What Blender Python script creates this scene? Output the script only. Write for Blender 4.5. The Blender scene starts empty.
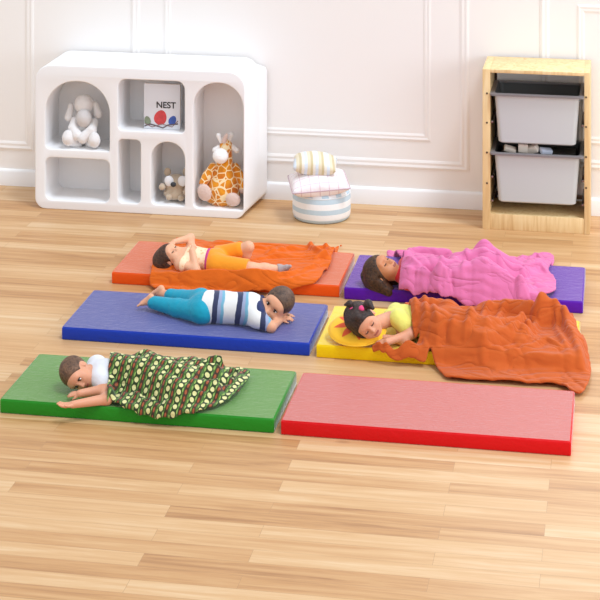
import bpy, bmesh, math, random
import numpy as np
from mathutils import Vector, Matrix
random.seed(4)
C = bpy.context.scene.collection
V = lambda *a: np.array(a, float)

# ------------------------------------------------------------------ camera geometry
FPX, CXP, CYP, YAW, CAMZ = 1830.81, 300.0, -327.16, -0.1774, 3.2326
RIGHT = V(math.cos(YAW), -math.sin(YAW), 0)
FWD = V(math.sin(YAW), math.cos(YAW), 0)
CAM = V(0, 0, CAMZ)
def ray(px, py):
    return FWD + RIGHT * (px - CXP) / FPX + V(0, 0, -1) * (py - CYP) / FPX
def at(px, py, z):                      # point of the place at height z
    d = ray(px, py); return CAM + d * ((z - CAMZ) / d[2])
def at_y(px, py, y):                    # point of the place at depth y
    d = ray(px, py); return CAM + d * (y / d[1])
T = 0.061                               # mat thickness
ML, MW = 1.22, 0.543                    # mat length, width
def nrm(v):
    v = np.array(v, float); return v / np.linalg.norm(v)

# ------------------------------------------------------------------ materials
def newmat(name):
    m = bpy.data.materials.new(name); m.use_nodes = True
    nt = m.node_tree; b = nt.nodes['Principled BSDF']
    return m, nt, b
def srgb(r, g, b):
    f = lambda c: (c / 255 / 12.92) if c <= 10 else ((c / 255 + .055) / 1.055) ** 2.4
    return (f(r), f(g), f(b), 1)
def N(nt, t, **kw):
    n = nt.nodes.new(t)
    for k, v in kw.items():
        if k in n.inputs: n.inputs[k].default_value = v
        else: setattr(n, k, v)
    return n
def add_bump(nt, b, height, strength=.3, dist=.004):
    bp = N(nt, 'ShaderNodeBump'); bp.inputs['Strength'].default_value = strength
    bp.inputs['Distance'].default_value = dist
    nt.links.new(height, bp.inputs['Height']); nt.links.new(bp.outputs[0], b.inputs['Normal'])
def plain(name, col, rough=.6, bump=0, scale=200, sheen=0, spec=.5, sss=0, var=0, dist=.002):
    m, nt, b = newmat(name)
    b.inputs['Base Color'].default_value = col; b.inputs['Roughness'].default_value = rough
    b.inputs['Specular IOR Level'].default_value = spec
    if sheen: b.inputs['Sheen Weight'].default_value = sheen; b.inputs['Sheen Roughness'].default_value = .5
    if sss:
        b.inputs['Subsurface Weight'].default_value = sss
        b.inputs['Subsurface Radius'].default_value = (.012, .005, .003); b.inputs['Subsurface Scale'].default_value = 1
    tc = N(nt, 'ShaderNodeTexCoord'); nz = N(nt, 'ShaderNodeTexNoise')
    nz.inputs['Scale'].default_value = scale; nz.inputs['Detail'].default_value = 3
    nt.links.new(tc.outputs['Object'], nz.inputs['Vector'])
    if bump: add_bump(nt, b, nz.outputs[0], bump, dist)
    if var:
        n2 = N(nt, 'ShaderNodeTexNoise'); n2.inputs['Scale'].default_value = scale * .12; n2.inputs['Detail'].default_value = 5
        nt.links.new(tc.outputs['Object'], n2.inputs['Vector'])
        mx = N(nt, 'ShaderNodeMix', data_type='RGBA'); 
        mx.inputs[6].default_value = tuple(c * (1 - var) for c in col[:3]) + (1,)
        mx.inputs[7].default_value = tuple(min(1, c * (1 + var)) for c in col[:3]) + (1,)
        nt.links.new(n2.outputs[0], mx.inputs[0]); nt.links.new(mx.outputs[2], b.inputs['Base Color'])
    return m
def math_node(nt, op, a, bb=None, c=None):
    n = nt.nodes.new('ShaderNodeMath'); n.operation = op
    for i, x in enumerate((a, bb, c)):
        if x is None: continue
        if isinstance(x, (int, float)): n.inputs[i].default_value = x
        else: nt.links.new(x, n.inputs[i])
    return n.outputs[0]
def axis_value(nt, axis, off):
    tc = N(nt, 'ShaderNodeTexCoord'); d = nt.nodes.new('ShaderNodeVectorMath'); d.operation = 'DOT_PRODUCT'
    d.inputs[1].default_value = tuple(axis); nt.links.new(tc.outputs['Object'], d.inputs[0])
    return math_node(nt, 'ADD', d.outputs['Value'], float(off))
def ramp(nt, fac, stops, interp='CONSTANT'):
    r = nt.nodes.new('ShaderNodeValToRGB'); cr = r.color_ramp; cr.interpolation = interp
    while len(cr.elements) > 1: cr.elements.remove(cr.elements[-1])
    cr.elements[0].position = stops[0][0]; cr.elements[0].color = stops[0][1]
    for p, c in stops[1:]:
        e = cr.elements.new(p); e.color = c
    nt.links.new(fac, r.inputs[0]); return r.outputs[0]
def striped(name, axis, off, period, stops, rough=.8, sheen=.2, warp=0.0, bump=.3):
    m, nt, b = newmat(name)
    v = axis_value(nt, axis, off)
    if warp:
        tc = N(nt, 'ShaderNodeTexCoord'); nz = N(nt, 'ShaderNodeTexNoise'); nz.inputs['Scale'].default_value = 9
        nt.links.new(tc.outputs['Object'], nz.inputs['Vector'])
        v = math_node(nt, 'MULTIPLY_ADD', nz.outputs[0], warp, v)
    v = math_node(nt, 'DIVIDE', v, period); v = math_node(nt, 'FRACT', v)
    nt.links.new(ramp(nt, v, stops), b.inputs['Base Color'])
    b.inputs['Roughness'].default_value = rough; b.inputs['Sheen Weight'].default_value = sheen
    tc = N(nt, 'ShaderNodeTexCoord'); nz = N(nt, 'ShaderNodeTexNoise'); nz.inputs['Scale'].default_value = 60
    nt.links.new(tc.outputs['Object'], nz.inputs['Vector']); add_bump(nt, b, nz.outputs[0], bump, .004)
    return m

# ------------------------------------------------------------------ objects
def link(name, me, mat, parent=None, loc=None, smooth=True):
    o = bpy.data.objects.new(name, me); C.objects.link(o)
    if mat: me.materials.append(mat)
    if parent: o.parent = parent
    if loc is not None: o.location = loc
    if smooth:
        me.polygons.foreach_set('use_smooth', [True] * len(me.polygons))
    return o
def tag(o, label=None, cat=None, group=None, kind=None):
    if label: o['label'] = label
    if cat: o['category'] = cat
    if group: o['group'] = group
    if kind: o['kind'] = kind
    return o
def empty(name, loc, label, cat, group=None):
    o = bpy.data.objects.new(name, None); C.objects.link(o); o.location = tuple(loc); o.empty_display_size = .05
    return tag(o, label, cat, group)
def mesh_of(name, vs, fs):
    me = bpy.data.meshes.new(name); me.from_pydata([tuple(map(float, v)) for v in vs], [], [tuple(map(int, f)) for f in fs])
    me.update(); return me
def from_bm(name, bm, mat, parent=None, smooth=True, auto=True):
    bmesh.ops.recalc_face_normals(bm, faces=bm.faces)
    me = bpy.data.meshes.new(name); bm.to_mesh(me); bm.free()
    o = link(name, me, mat, parent, smooth=smooth)
    if smooth and auto:
        me.set_sharp_from_angle(angle=math.radians(35))
    return o
def box(bm, x0, x1, y0, y1, z0, z1, bev=0, seg=3):
    r = bmesh.ops.create_cube(bm, size=1); vs = r['verts']
    for v in vs:
        v.co = Vector((x0 + (v.co.x + .5) * (x1 - x0), y0 + (v.co.y + .5) * (y1 - y0), z0 + (v.co.z + .5) * (z1 - z0)))
    if bev:
        es = list({e for v in vs for e in v.link_edges})
        bmesh.ops.bevel(bm, geom=es, offset=bev, segments=seg, profile=.5, affect='EDGES')
def boxobj(name, x0, x1, y0, y1, z0, z1, mat, parent=None, bev=.002, seg=2, smooth=True):
    """box in world coordinates, put under a parent whose location is known"""
    o = V(*parent.location) if parent else V(0, 0, 0)
    bm = bmesh.new(); box(bm, x0 - o[0], x1 - o[0], y0 - o[1], y1 - o[1], z0 - o[2], z1 - o[2], bev, seg)
    return from_bm(name, bm, mat, parent, smooth=bool(bev))
def tube(name, pts, r, mat, parent=None, closed=False, res=8):
    o = V(*parent.location) if parent else V(0, 0, 0)
    bm = bmesh.new(); rings = []; P = [np.array(p, float) - o for p in pts]; n = len(P)
    for i, p in enumerate(P):
        a = P[(i - 1) % n] if (closed or i > 0) else P[i]; c = P[(i + 1) % n] if (closed or i < n - 1) else P[i]
        t = nrm(c - a); u = np.cross(t, (0, 0, 1))
        if np.linalg.norm(u) < 1e-3: u = V(1, 0, 0)
        u = nrm(u); w = np.cross(u, t)
        rings.append([bm.verts.new(p + r * (math.cos(q) * u + math.sin(q) * w)) for q in np.linspace(0, 2 * math.pi, res, endpoint=False)])
    m = n if closed else n - 1
    for i in range(m):
        A, B = rings[i], rings[(i + 1) % n]
        for j in range(res): bm.faces.new((A[j], A[(j + 1) % res], B[(j + 1) % res], B[j]))
    if not closed: bm.faces.new(rings[0]); bm.faces.new(rings[-1])
    return from_bm(name, bm, mat, parent, auto=False)

# ------------------------------------------------------------------ implicit surfaces
def smin(a, b, k):
    if k <= 0: return np.minimum(a, b)
    h = np.maximum(k - np.abs(a - b), 0) / k; return np.minimum(a, b) - h * h * k * .25
def smax(a, b, k): return -smin(-a, -b, k)
def cap(a, b, ra, rb=None, k=.012): return ('cap', np.array(a, float), np.array(b, float), ra, ra if rb is None else rb, k)
def ell(c, r, M=None, k=.012): return ('ell', np.array(c, float), np.array(r, float), np.eye(3) if M is None else np.array(M, float), k)
def sph(c, r, k=.012): return ell(c, (r, r, r), None, k)
def neg(p): return ('neg', p)
def cut(p, n, k=.003): return ('cut', np.array(p, float), nrm(n), k)
def pbounds(p):
    if p[0] == 'cap':
        r = max(p[3], p[4]); return np.minimum(p[1], p[2]) - r, np.maximum(p[1], p[2]) + r
    r = p[2].max(); return p[1] - r, p[1] + r
def pdist(p, X, Y, Z):
    if p[0] == 'cap':
        a, b, ra, rb = p[1:5]; d = b - a; L = max(d @ d, 1e-12)
        x, y, z = X - a[0], Y - a[1], Z - a[2]
        t = np.clip((x * d[0] + y * d[1] + z * d[2]) / L, 0, 1)
        return np.sqrt((x - t * d[0]) ** 2 + (y - t * d[1]) ** 2 + (z - t * d[2]) ** 2) - (ra + (rb - ra) * t)
    c, r, M = p[1:4]; x, y, z = X - c[0], Y - c[1], Z - c[2]
    u = [(M[i][0] * x + M[i][1] * y + M[i][2] * z) / r[i] for i in range(3)]
    k0 = np.sqrt(u[0] ** 2 + u[1] ** 2 + u[2] ** 2) + 1e-9
    k1 = np.sqrt((u[0] / r[0]) ** 2 + (u[1] / r[1]) ** 2 + (u[2] / r[2]) ** 2) + 1e-9
    return k0 * (k0 - 1) / k1
def nets(D, org, h):
    D = np.where(np.abs(D) < 1e-7, 1e-7, D); S = D < 0
    nx, ny, nz = D.shape
    cnt = np.zeros((nx - 1, ny - 1, nz - 1), np.int8)
    offs = [(i, j, k) for i in (0, 1) for j in (0, 1) for k in (0, 1)]
    for i, j, k in offs: cnt += S[i:nx - 1 + i, j:ny - 1 + j, k:nz - 1 + k]
    idx = np.argwhere((cnt > 0) & (cnt < 8)); ids = -np.ones(cnt.shape, np.int32)
    ids[tuple(idx.T)] = np.arange(len(idx))
    cv = {o: D[idx[:, 0] + o[0], idx[:, 1] + o[1], idx[:, 2] + o[2]] for o in offs}
    acc = np.zeros((len(idx), 3)); n = np.zeros(len(idx))
    for o in offs:
        for ax in range(3):
            if o[ax]: continue
            q = list(o); q[ax] = 1; q = tuple(q); a, b = cv[o], cv[q]; m = (a < 0) != (b < 0)
            t = np.where(m, a / np.where(m, a - b, 1), 0)
            p = np.tile(np.array(o, float), (len(idx), 1)); p[:, ax] += t
            acc[m] += p[m]; n[m] += 1
    vs = (idx + acc / n[:, None]) * h + org
    fs = []
    for ax in range(3):
        sl = [slice(1, None)] * 3; sl[ax] = slice(None)
        a = S.take(range(0, S.shape[ax] - 1), ax); b = S.take(range(1, S.shape[ax]), ax)
        ch = a != b; e = np.argwhere(ch)
        u, w = [k for k in range(3) if k != ax]
        e = e[(e[:, u] > 0) & (e[:, w] > 0) & (e[:, u] < S.shape[u] - 1) & (e[:, w] < S.shape[w] - 1)]
        inside = a[tuple(e.T)]
        def cell(du, dw):
            f = e.copy(); f[:, u] += du; f[:, w] += dw; return ids[tuple(f.T)]
        q = np.stack([cell(-1, -1), cell(0, -1), cell(0, 0), cell(-1, 0)], 1)
        flip = inside if ax != 1 else ~inside
        q[~flip] = q[~flip][:, ::-1]; fs.append(q)
    return vs, np.concatenate(fs)
def sdf(prims, h):
    pos = [p for p in prims if p[0] in ('cap', 'ell')]
    lo = np.min([pbounds(p)[0] for p in pos], 0) - 3 * h - .004; hi = np.max([pbounds(p)[1] for p in pos], 0) + 3 * h + .004
    n = np.ceil((hi - lo) / h).astype(int) + 1
    ax = [lo[i] + h * np.arange(n[i]) for i in range(3)]; D = np.full(n, 1.0)
    for p in prims:
        if p[0] == 'cut':
            X, Y, Z = ax[0][:, None, None], ax[1][None, :, None], ax[2][None, None, :]
            D = smax(D, (X - p[1][0]) * p[2][0] + (Y - p[1][1]) * p[2][1] + (Z - p[1][2]) * p[2][2], p[3]); continue
        q = p[1] if p[0] == 'neg' else p
        l, g = pbounds(q); m = q[-1] + 4 * h
        i0 = np.clip(((l - m - lo) / h).astype(int), 0, n - 1); i1 = np.clip(((g + m - lo) / h).astype(int) + 2, 1, n)
        if (i1 <= i0).any(): continue
        s = tuple(slice(i0[i], i1[i]) for i in range(3))
        d = pdist(q, ax[0][s[0]][:, None, None], ax[1][s[1]][None, :, None], ax[2][s[2]][None, None, :])
        D[s] = smax(D[s], -d, q[-1]) if p[0] == 'neg' else smin(D[s], d, q[-1])
    return nets(D, lo, h)
def blob(name, prims, mat, parent=None, h=.003):
    vs, fs = sdf(prims, h)
    if parent is not None: vs = vs - V(*parent.location)
    me = mesh_of(name, vs, fs); return link(name, me, mat, parent)

# ------------------------------------------------------------------ noise for folds
def vnoise(x, y, seed=0):
    def hsh(i, j):
        v = np.sin(i * 127.1 + j * 311.7 + seed * 74.7) * 43758.5453; return v - np.floor(v)
    i, j = np.floor(x), np.floor(y); u, w = x - i, y - j
    u = u * u * u * (u * (u * 6 - 15) + 10); w = w * w * w * (w * (w * 6 - 15) + 10)
    return (hsh(i, j) * (1 - u) + hsh(i + 1, j) * u) * (1 - w) + (hsh(i, j + 1) * (1 - u) + hsh(i + 1, j + 1) * u) * w

# ------------------------------------------------------------------ blankets
def catmull(P, n=5, closed=True):
    P = np.array(P, float); out = []; m = len(P)
    for i in range(m if closed else m - 1):
        if closed: p0, p1, p2, p3 = P[i - 1], P[i], P[(i + 1) % m], P[(i + 2) % m]
        else: p0, p1, p2, p3 = P[max(i - 1, 0)], P[i], P[i + 1], P[min(i + 2, m - 1)]
        for t in np.arange(n) / n:
            out.append(.5 * (2 * p1 + (p2 - p0) * t + (2 * p0 - 5 * p1 + 4 * p2 - p3) * t * t + (3 * p1 - p0 - 3 * p2 + p3) * t ** 3))
    if not closed: out.append(P[-1])
    return np.array(out)
def polydist(P, X, Y):
    d = np.full(X.shape, 1e9); ins = np.zeros(X.shape, bool); n = len(P)
    for i in range(n):
        a, b = P[i], P[(i + 1) % n]; e = b - a; L = max(e @ e, 1e-12)
        wx, wy = X - a[0], Y - a[1]; t = np.clip((wx * e[0] + wy * e[1]) / L, 0, 1)
        d = np.minimum(d, np.hypot(wx - t * e[0], wy - t * e[1]))
        c = (a[1] > Y) != (b[1] > Y)
        if abs(e[1]) > 1e-12: ins ^= c & (X < a[0] + (Y - a[1]) * e[0] / e[1])
    return np.where(ins, -d, d)
MATS = dict(red=(-1.4516, 7.6295), green=(-2.7017, 7.6373), blue=(-2.7037, 8.5308), yellow=(-1.4503, 8.5193),
            orange=(-2.6914, 9.3595), purple=(-1.4442, 9.3383))
def seg2(X, Y, a, b):
    e = b[:2] - a[:2]; L = max(e @ e, 1e-12)
    t = np.clip(((X - a[0]) * e[0] + (Y - a[1]) * e[1]) / L, 0, 1)
    return np.hypot(X - a[0] - t * e[0], Y - a[1] - t * e[1]), t
def blur(H, n, r=1):
    for _ in range(n):
        P = np.pad(H, r, mode='edge')
        H = sum(P[r + i:r + i + H.shape[0], r:-r] for i in (-r, 0, r)) / 3
        P = np.pad(H, r, mode='edge')
        H = sum(P[r:-r, r + i:r + i + H.shape[1]] for i in (-r, 0, r)) / 3
    return H
def slope_cap(H, h, k=2.1, n=30):        # cloth cannot stand steeper than this
    for _ in range(n):
        G = H.copy(); q = k * h; r = q * 1.414
        G[1:] = np.maximum(G[1:], H[:-1] - q); G[:-1] = np.maximum(G[:-1], H[1:] - q)
        G[:, 1:] = np.maximum(G[:, 1:], H[:, :-1] - q); G[:, :-1] = np.maximum(G[:, :-1], H[:, 1:] - q)
        G[1:, 1:] = np.maximum(G[1:, 1:], H[:-1, :-1] - r); G[:-1, :-1] = np.maximum(G[:-1, :-1], H[1:, 1:] - r)
        G[1:, :-1] = np.maximum(G[1:, :-1], H[:-1, 1:] - r); G[:-1, 1:] = np.maximum(G[:-1, 1:], H[1:, :-1] - r)
        H = G
    return H
def blanket(name, mat, outline, mats, body=(), tents=(), folds=(), noise=(), t=.008, h=.0037, drop=.04, parent=None,
            clear=.018, soft=10):
    flat = [at(p[0], p[1], p[2] if len(p) > 2 else T) for p in outline]
    f = np.array(flat); lo = f.min(0)[:2] - .08; hi = f.max(0)[:2] + .08
    xs = np.arange(lo[0], hi[0], h); ys = np.arange(lo[1], hi[1], h); X, Y = np.meshgrid(xs, ys, indexing='ij')
    B = np.zeros(X.shape)
    for m in mats:
        x0, y0 = MATS[m]; dx = np.maximum(x0 - X, X - x0 - ML); dy = np.maximum(y0 - Y, Y - y0 - MW)
        d = np.hypot(np.maximum(dx, 0), np.maximum(dy, 0)) + np.minimum(np.maximum(dx, dy), 0)
        s = np.clip((d - .006) / drop, 0, 1); B = np.maximum(B, T * (1 - s * s * (3 - 2 * s)))
    hard = B + t / 2 + .0015; H = hard.copy()
    hb = np.full(X.shape, -1.0)
    for p in body:
        if p[0] == 'cap':
            d, tt = seg2(X, Y, p[1], p[2]); r = p[3] + (p[4] - p[3]) * tt; z = p[1][2] + (p[2][2] - p[1][2]) * tt
            hb = np.maximum(hb, np.where(d < r, z + np.sqrt(np.maximum(r * r - d * d, 0)), -1))
        elif p[0] == 'ell':
            r = p[2].max(); d = np.hypot(X - p[1][0], Y - p[1][1])
            hb = np.maximum(hb, np.where(d < r, p[1][2] + np.sqrt(np.maximum(r * r - d * d, 0)), -1))
    hb = np.where(hb > 0, hb + clear + t / 2, -1)
    if len(body):
        H = np.maximum(H, hb); H = blur(H, soft, 2); H = smax(H, np.maximum(hard, hb), .006)
    for ch in tents:
        P = [np.append(at(q[0], q[1], T + q[2]), q[3]) for q in ch]
        if len(P) == 1: P = P * 2
        for a, b in zip(P[:-1], P[1:]):
            d, tt = seg2(X, Y, a, b); w = a[3] + (b[3] - a[3]) * tt; z = a[2] + (b[2] - a[2]) * tt
            u = np.clip(1 - d / w, 0, 1); u = u * u * (3 - 2 * u)
            H = smax(H, hard + (z - hard) * u, .012)
    H0 = slope_cap(H, h)
    def hit(px, py):
        d = ray(px, py); s0 = (T + .35 - CAMZ) / d[2]; s1 = (0.0 - CAMZ) / d[2]
        s = np.linspace(s0, s1, 1500); Q = CAM + d * s[:, None]
        i = np.clip(((Q[:, 0] - lo[0]) / h).astype(int), 0, X.shape[0] - 1); j = np.clip(((Q[:, 1] - lo[1]) / h).astype(int), 0, X.shape[1] - 1)
        k = np.argmax(Q[:, 2] <= H0[i, j] + 1e-4)
        return Q[k]
    for ch in folds:
        P = [np.append(hit(q[0], q[1])[:2], [q[2], q[3]]) for q in ch]
        P = catmull(P, 4, False); tt_ = np.linspace(0, 1, len(P)); tp_ = np.clip(np.minimum(tt_, 1 - tt_) / .3, 0, 1)
        P[:, 2] *= .15 + .85 * tp_ * tp_ * (3 - 2 * tp_)
        best = np.full(X.shape, 9.0); A = np.zeros(X.shape)
        for a, b in zip(P[:-1], P[1:]):
            d, tt = seg2(X, Y, a, b); w = a[3] + (b[3] - a[3]) * tt; am = a[2] + (b[2] - a[2]) * tt
            q = d / np.maximum(w, .003); m = q < best; best = np.where(m, q, best); A = np.where(m, am, A)
        H = H + A * 1.2 * np.exp(-best ** 2 * 1.2)
    for ang, lx, ly, amp, seed in noise:
        c, s = math.cos(ang), math.sin(ang); wx = vnoise(X * 5, Y * 5, seed + 3) * .12
        U, W = (X * c + Y * s + wx) / lx, (-X * s + Y * c + wx) / ly
        n1 = vnoise(U, W, seed); H = H + amp * (1 - (1 - np.minimum(1, np.abs(2 * n1 - 1) * 1.15)) ** 1.5)
    H = smax(np.maximum(H, hard), hb, .004) if len(body) else np.maximum(H, hard)
    H = blur(H, 1, 1)
    H = slope_cap(H, h)
    H = blur(H, 1, 1); H0 = H
    O = []
    for p, q in zip(outline, flat): O.append(q[:2] if len(p) > 2 else hit(p[0], p[1])[:2])
    P2 = catmull(O, 5); pd = polydist(P2, X, Y)
    pd = pd + .006 * (vnoise(X * 28, Y * 28, 5) - .5)
    gx, gy = np.gradient(H, h); g = np.sqrt(1 + gx ** 2 + gy ** 2)
    zs = np.arange(-.01, H.max() + .03, h)
    D = (np.abs(zs[None, None, :] - H[:, :, None]) / np.minimum(g, 3.0)[:, :, None]) - t / 2
    D = smax(D, np.broadcast_to(pd[:, :, None], D.shape), .006)
    vs, fs = nets(D, V(lo[0], lo[1], -.01), h)
    me = mesh_of(name, vs, fs); o = link(name, me, mat)
    base = V(f[:, 0].mean(), f[:, 1].mean(), 0)
    me.transform(Matrix.Translation(Vector(-base))); o.location = tuple(base)
    return o, base
# ------------------------------------------------------------------ people
def frame(face, crown):
    F = nrm(face); U = np.array(crown, float); U = nrm(U - F * (U @ F)); R = np.cross(F, U); return R, F, U
def head_prims(c, face, crown, s):
    R, F, U = frame(face, crown); M = np.array([R, F, U])
    P = lambda r, f, u: np.array(c) + s * (r * R + f * F + u * U)
    E = lambda r, f, u, rad, k=.02: ell(P(r, f, u), s * V(*rad), M, k * s / .15)
    pr = [E(0, -.06, .12, (.365, .45, .385)), E(0, .10, -.10, (.30, .31, .35)), E(0, .2, -.36, (.14, .14, .12), .03),
          E(.16, .22, -.17, (.14, .13, .14)), E(-.16, .22, -.17, (.14, .13, .14)),
          E(0, .33, .12, (.24, .08, .12), .02),
          neg(E(.14, .45, -.01, (.10, .09, .07), .012)), neg(E(-.14, .45, -.01, (.10, .09, .07), .012)),
          cap(P(0, .36, .0), P(0, .445, -.14), .022 * s, .05 * s, .008), E(.045, .42, -.15, (.035, .035, .03), .005), E(-.045, .42, -.15, (.035, .035, .03), .005),
          E(0, .345, -.27, (.11, .06, .05), .01), neg(cap(P(-.10, .42, -.275), P(.10, .42, -.275), .010 * s, None, .004))]
    for q in (1, -1):
        pr += [E(q * .365, -.06, -.04, (.045, .085, .125), .006), neg(E(q * .42, -.04, -.03, (.03, .05, .08), .006))]
    return pr, P, M
def face_parts(root, P, M, s, skin_mats, eyes='closed'):
    lip, brow, lash, white, iris = skin_mats[:5]
    pt = [P(r, .402 - .9 * r * r, -.262) for r in np.linspace(-.095, .095, 7)]
    pt2 = [P(r, .398 - .9 * r * r, -.292) for r in np.linspace(-.08, .08, 7)]
    blob('lips', [cap(a, b, .017 * s, None, .003) for a, b in zip(pt[:-1], pt[1:])] + [cap(a, b, .02 * s, None, .003) for a, b in zip(pt2[:-1], pt2[1:])], lip, root, .0011)
    for q in (1, -1):
        pb = [P(q * r, .405 - 1.1 * r * r, .10 + .02 * math.sin((r - .05) * 16)) for r in np.linspace(.06, .22, 6)]
        blob('eyebrow', [cap(a, b, .014 * s, .011 * s, .002) for a, b in zip(pb[:-1], pb[1:])], brow, root, .001)
        if eyes == 'closed':
            blob('eyelid', [ell(P(q * .14, .335, -.01), s * V(.075, .05, .045), M, .003)], skin_mats[5], root, .0012)
            pl = [P(q * r, .385 - 5.5 * (r - .14) ** 2 - .0, -.035 - .0 + 3.2 * (r - .14) ** 2) for r in np.linspace(.075, .205, 6)]
            blob('eyelashes', [cap(a, b, .012 * s, None, .002) for a, b in zip(pl[:-1], pl[1:])], lash, root, .001)
        else:
            e = blob('eye', [ell(P(q * .14, .315, -.01), s * V(.075, .065, .05), M, .003)], white, root, .0011)
            blob('iris', [ell(P(q * .135, .367, -.015), s * V(.035, .018, .036), M, .002)], iris, root, .0009).parent = e
            pl = [P(q * r, .385 - 4.5 * (r - .14) ** 2, .038 - 3.6 * (r - .14) ** 2) for r in np.linspace(.065, .215, 6)]
            blob('eyelashes', [cap(a, b, .012 * s, None, .002) for a, b in zip(pl[:-1], pl[1:])], lash, root, .001)
def hand_prims(w, d, n, L, side=1, curl=.35):
    """w wrist, d towards the fingers, n back of the hand; L hand length"""
    d = nrm(d); n = np.array(n, float); n = nrm(n - d * (n @ d)); s = np.cross(d, n) * side; pr = []
    P = lambda a, b, c: w + L * (a * d + b * s + c * n)
    lens = (.40, .46, .42, .33)
    for i, b in enumerate((.165, .055, -.055, -.16)):
        base = P(.06, b * .55, 0); kn = P(.50 - .03 * abs(i - 1), b, .01)
        pr.append(cap(base, kn, .095 * L, .075 * L, .006))
        spread = b * .35; a1 = curl * .6; a2 = curl * 1.5; l = lens[i]
        m = kn + L * l * .5 * (math.cos(a1) * nrm(d + s * spread) - math.sin(a1) * n)
        e = m + L * l * .5 * (math.cos(a2) * nrm(d + s * spread) - math.sin(a2) * n)
        pr += [cap(kn, m, .068 * L, .060 * L, .0015), cap(m, e, .060 * L, .046 * L, .002)]
    t0 = P(.12, .14, -.02); t1 = P(.34, .30, -.10); t2 = P(.52, .33, -.16)
    pr += [cap(t0, t1, .09 * L, .075 * L, .005), cap(t1, t2, .068 * L, .052 * L, .002)]
    return pr
def foot_prims(a, d, n, L, side=1):
    """a ankle, d towards the toes, n up out of the instep"""
    d = nrm(d); n = np.array(n, float); n = nrm(n - d * (n @ d)); s = np.cross(d, n) * side
    P = lambda u, v, w: a + L * (u * d + v * s + w * n); pr = []
    pr += [cap(P(-.18, 0, -.22), P(-.02, 0, -.05), .15 * L, .15 * L, .012), cap(P(-.1, 0, -.16), P(.42, .06, -.22), .15 * L, .10 * L, .012),
           cap(P(-.1, 0, -.2), P(.38, -.08, -.24), .13 * L, .09 * L, .012), cap(P(.0, 0, .0), P(.4, .04, -.2), .14 * L, .08 * L, .012)]
    for i in range(5):
        v = .15 - .07 * i; l = .62 - .03 * i - (.02 if i else -.02)
        pr.append(cap(P(.40, v * .9, -.25), P(l, v, -.27), .055 * L, (.060 if i == 0 else .042) * L, .003))
    return pr
def hair_prims(P, M, s, style):
    th = .035 if style == 'short' else .06
    pr = [ell(P(0, -.08, .13), s * (V(.365, .45, .385) + th), M, .01)]
    rs = random.Random(7); A0 = V(0, -.45, .9); rad = V(.365, .45, .385) + th
    if style != 'short':
        for i in range(46):                  # locks combed from the crown outwards
            a = i / 46 * 2 * math.pi + rs.uniform(-.05, .05); b0 = nrm(V(math.cos(a), -.55 + .1 * rs.random(), math.sin(a) * .9 - .55))
            a0 = nrm(A0 + .25 * b0); f = rs.uniform(.995, 1.035); q = []
            for t in np.linspace(0, 1, 7):
                d = nrm(a0 * (1 - t) + b0 * t) * rad * f; q.append(P(d[0], -.08 + d[1], .13 + d[2]))
            pr += [cap(u, v, .045 * s, .045 * s, .004) for u, v in zip(q[:-1], q[1:])]
    if style == 'short':
        pr += [neg(ell(P(0, .46, -.22), s * V(.52, .46, .52), M, .01)), cut(P(0, -.3, -.24), -M[2] * .8 - M[1] * .1, .01)]
        for q in (1, -1): pr.append(neg(ell(P(q * .40, .02, -.14), s * V(.13, .17, .22), M, .006)))
    else:
        pr += [neg(ell(P(0, .50, -.20), s * V(.46, .50, .50), M, .012))]
        for q in (1, -1): pr.append(neg(ell(P(q * .42, .0, -.06), s * V(.10, .11, .16), M, .006)))
    return pr
def limb(pts, rad, k=.015):
    return [cap(a, b, ra, rb, k) for a, b, ra, rb in zip(pts[:-1], pts[1:], rad[:-1], rad[1:])]
def inflate(prims, g): 
    out = []
    for p in prims:
        if p[0] == 'cap': out.append(('cap', p[1], p[2], p[3] + g, p[4] + g, p[5]))
        elif p[0] == 'ell': out.append(('ell', p[1], p[2] + g, p[3], p[4]))
        else: out.append(p)
    return out

SK = {}
def skin(name, col, dark):
    SK[name] = [plain(name + '_lip_tone', srgb(*[int(c * .78) for c in (col[0], col[1] * .78, col[2] * .85)]), .5),
                plain(name + '_brow_hair', srgb(*dark), .8), plain(name + '_lash', srgb(30, 20, 16), .7),
                plain('eye_white', srgb(235, 230, 225), .25), plain('iris_brown', srgb(52, 32, 22), .2),
                plain(name + '_skin', srgb(*col), .5, .15, 90, .1, .4, .12, .04)]
    return SK[name][5]
def hairmat(name, a, b):
    m, nt, bs = newmat(name)
    tc = N(nt, 'ShaderNodeTexCoord'); mp = N(nt, 'ShaderNodeMapping'); mp.inputs['Scale'].default_value = (1, 1, 1)
    nz = N(nt, 'ShaderNodeTexNoise'); nz.inputs['Scale'].default_value = 55; nz.inputs['Detail'].default_value = 4; nz.inputs['Distortion'].default_value = 1.5
    nt.links.new(tc.outputs['Object'], nz.inputs['Vector'])
    nt.links.new(ramp(nt, nz.outputs[0], [(.3, srgb(*a)), (.7, srgb(*b))], 'LINEAR'), bs.inputs['Base Color'])
    bs.inputs['Roughness'].default_value = .55; bs.inputs['Specular IOR Level'].default_value = .4
    add_bump(nt, bs, nz.outputs[0], .7, .006); return m

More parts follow.
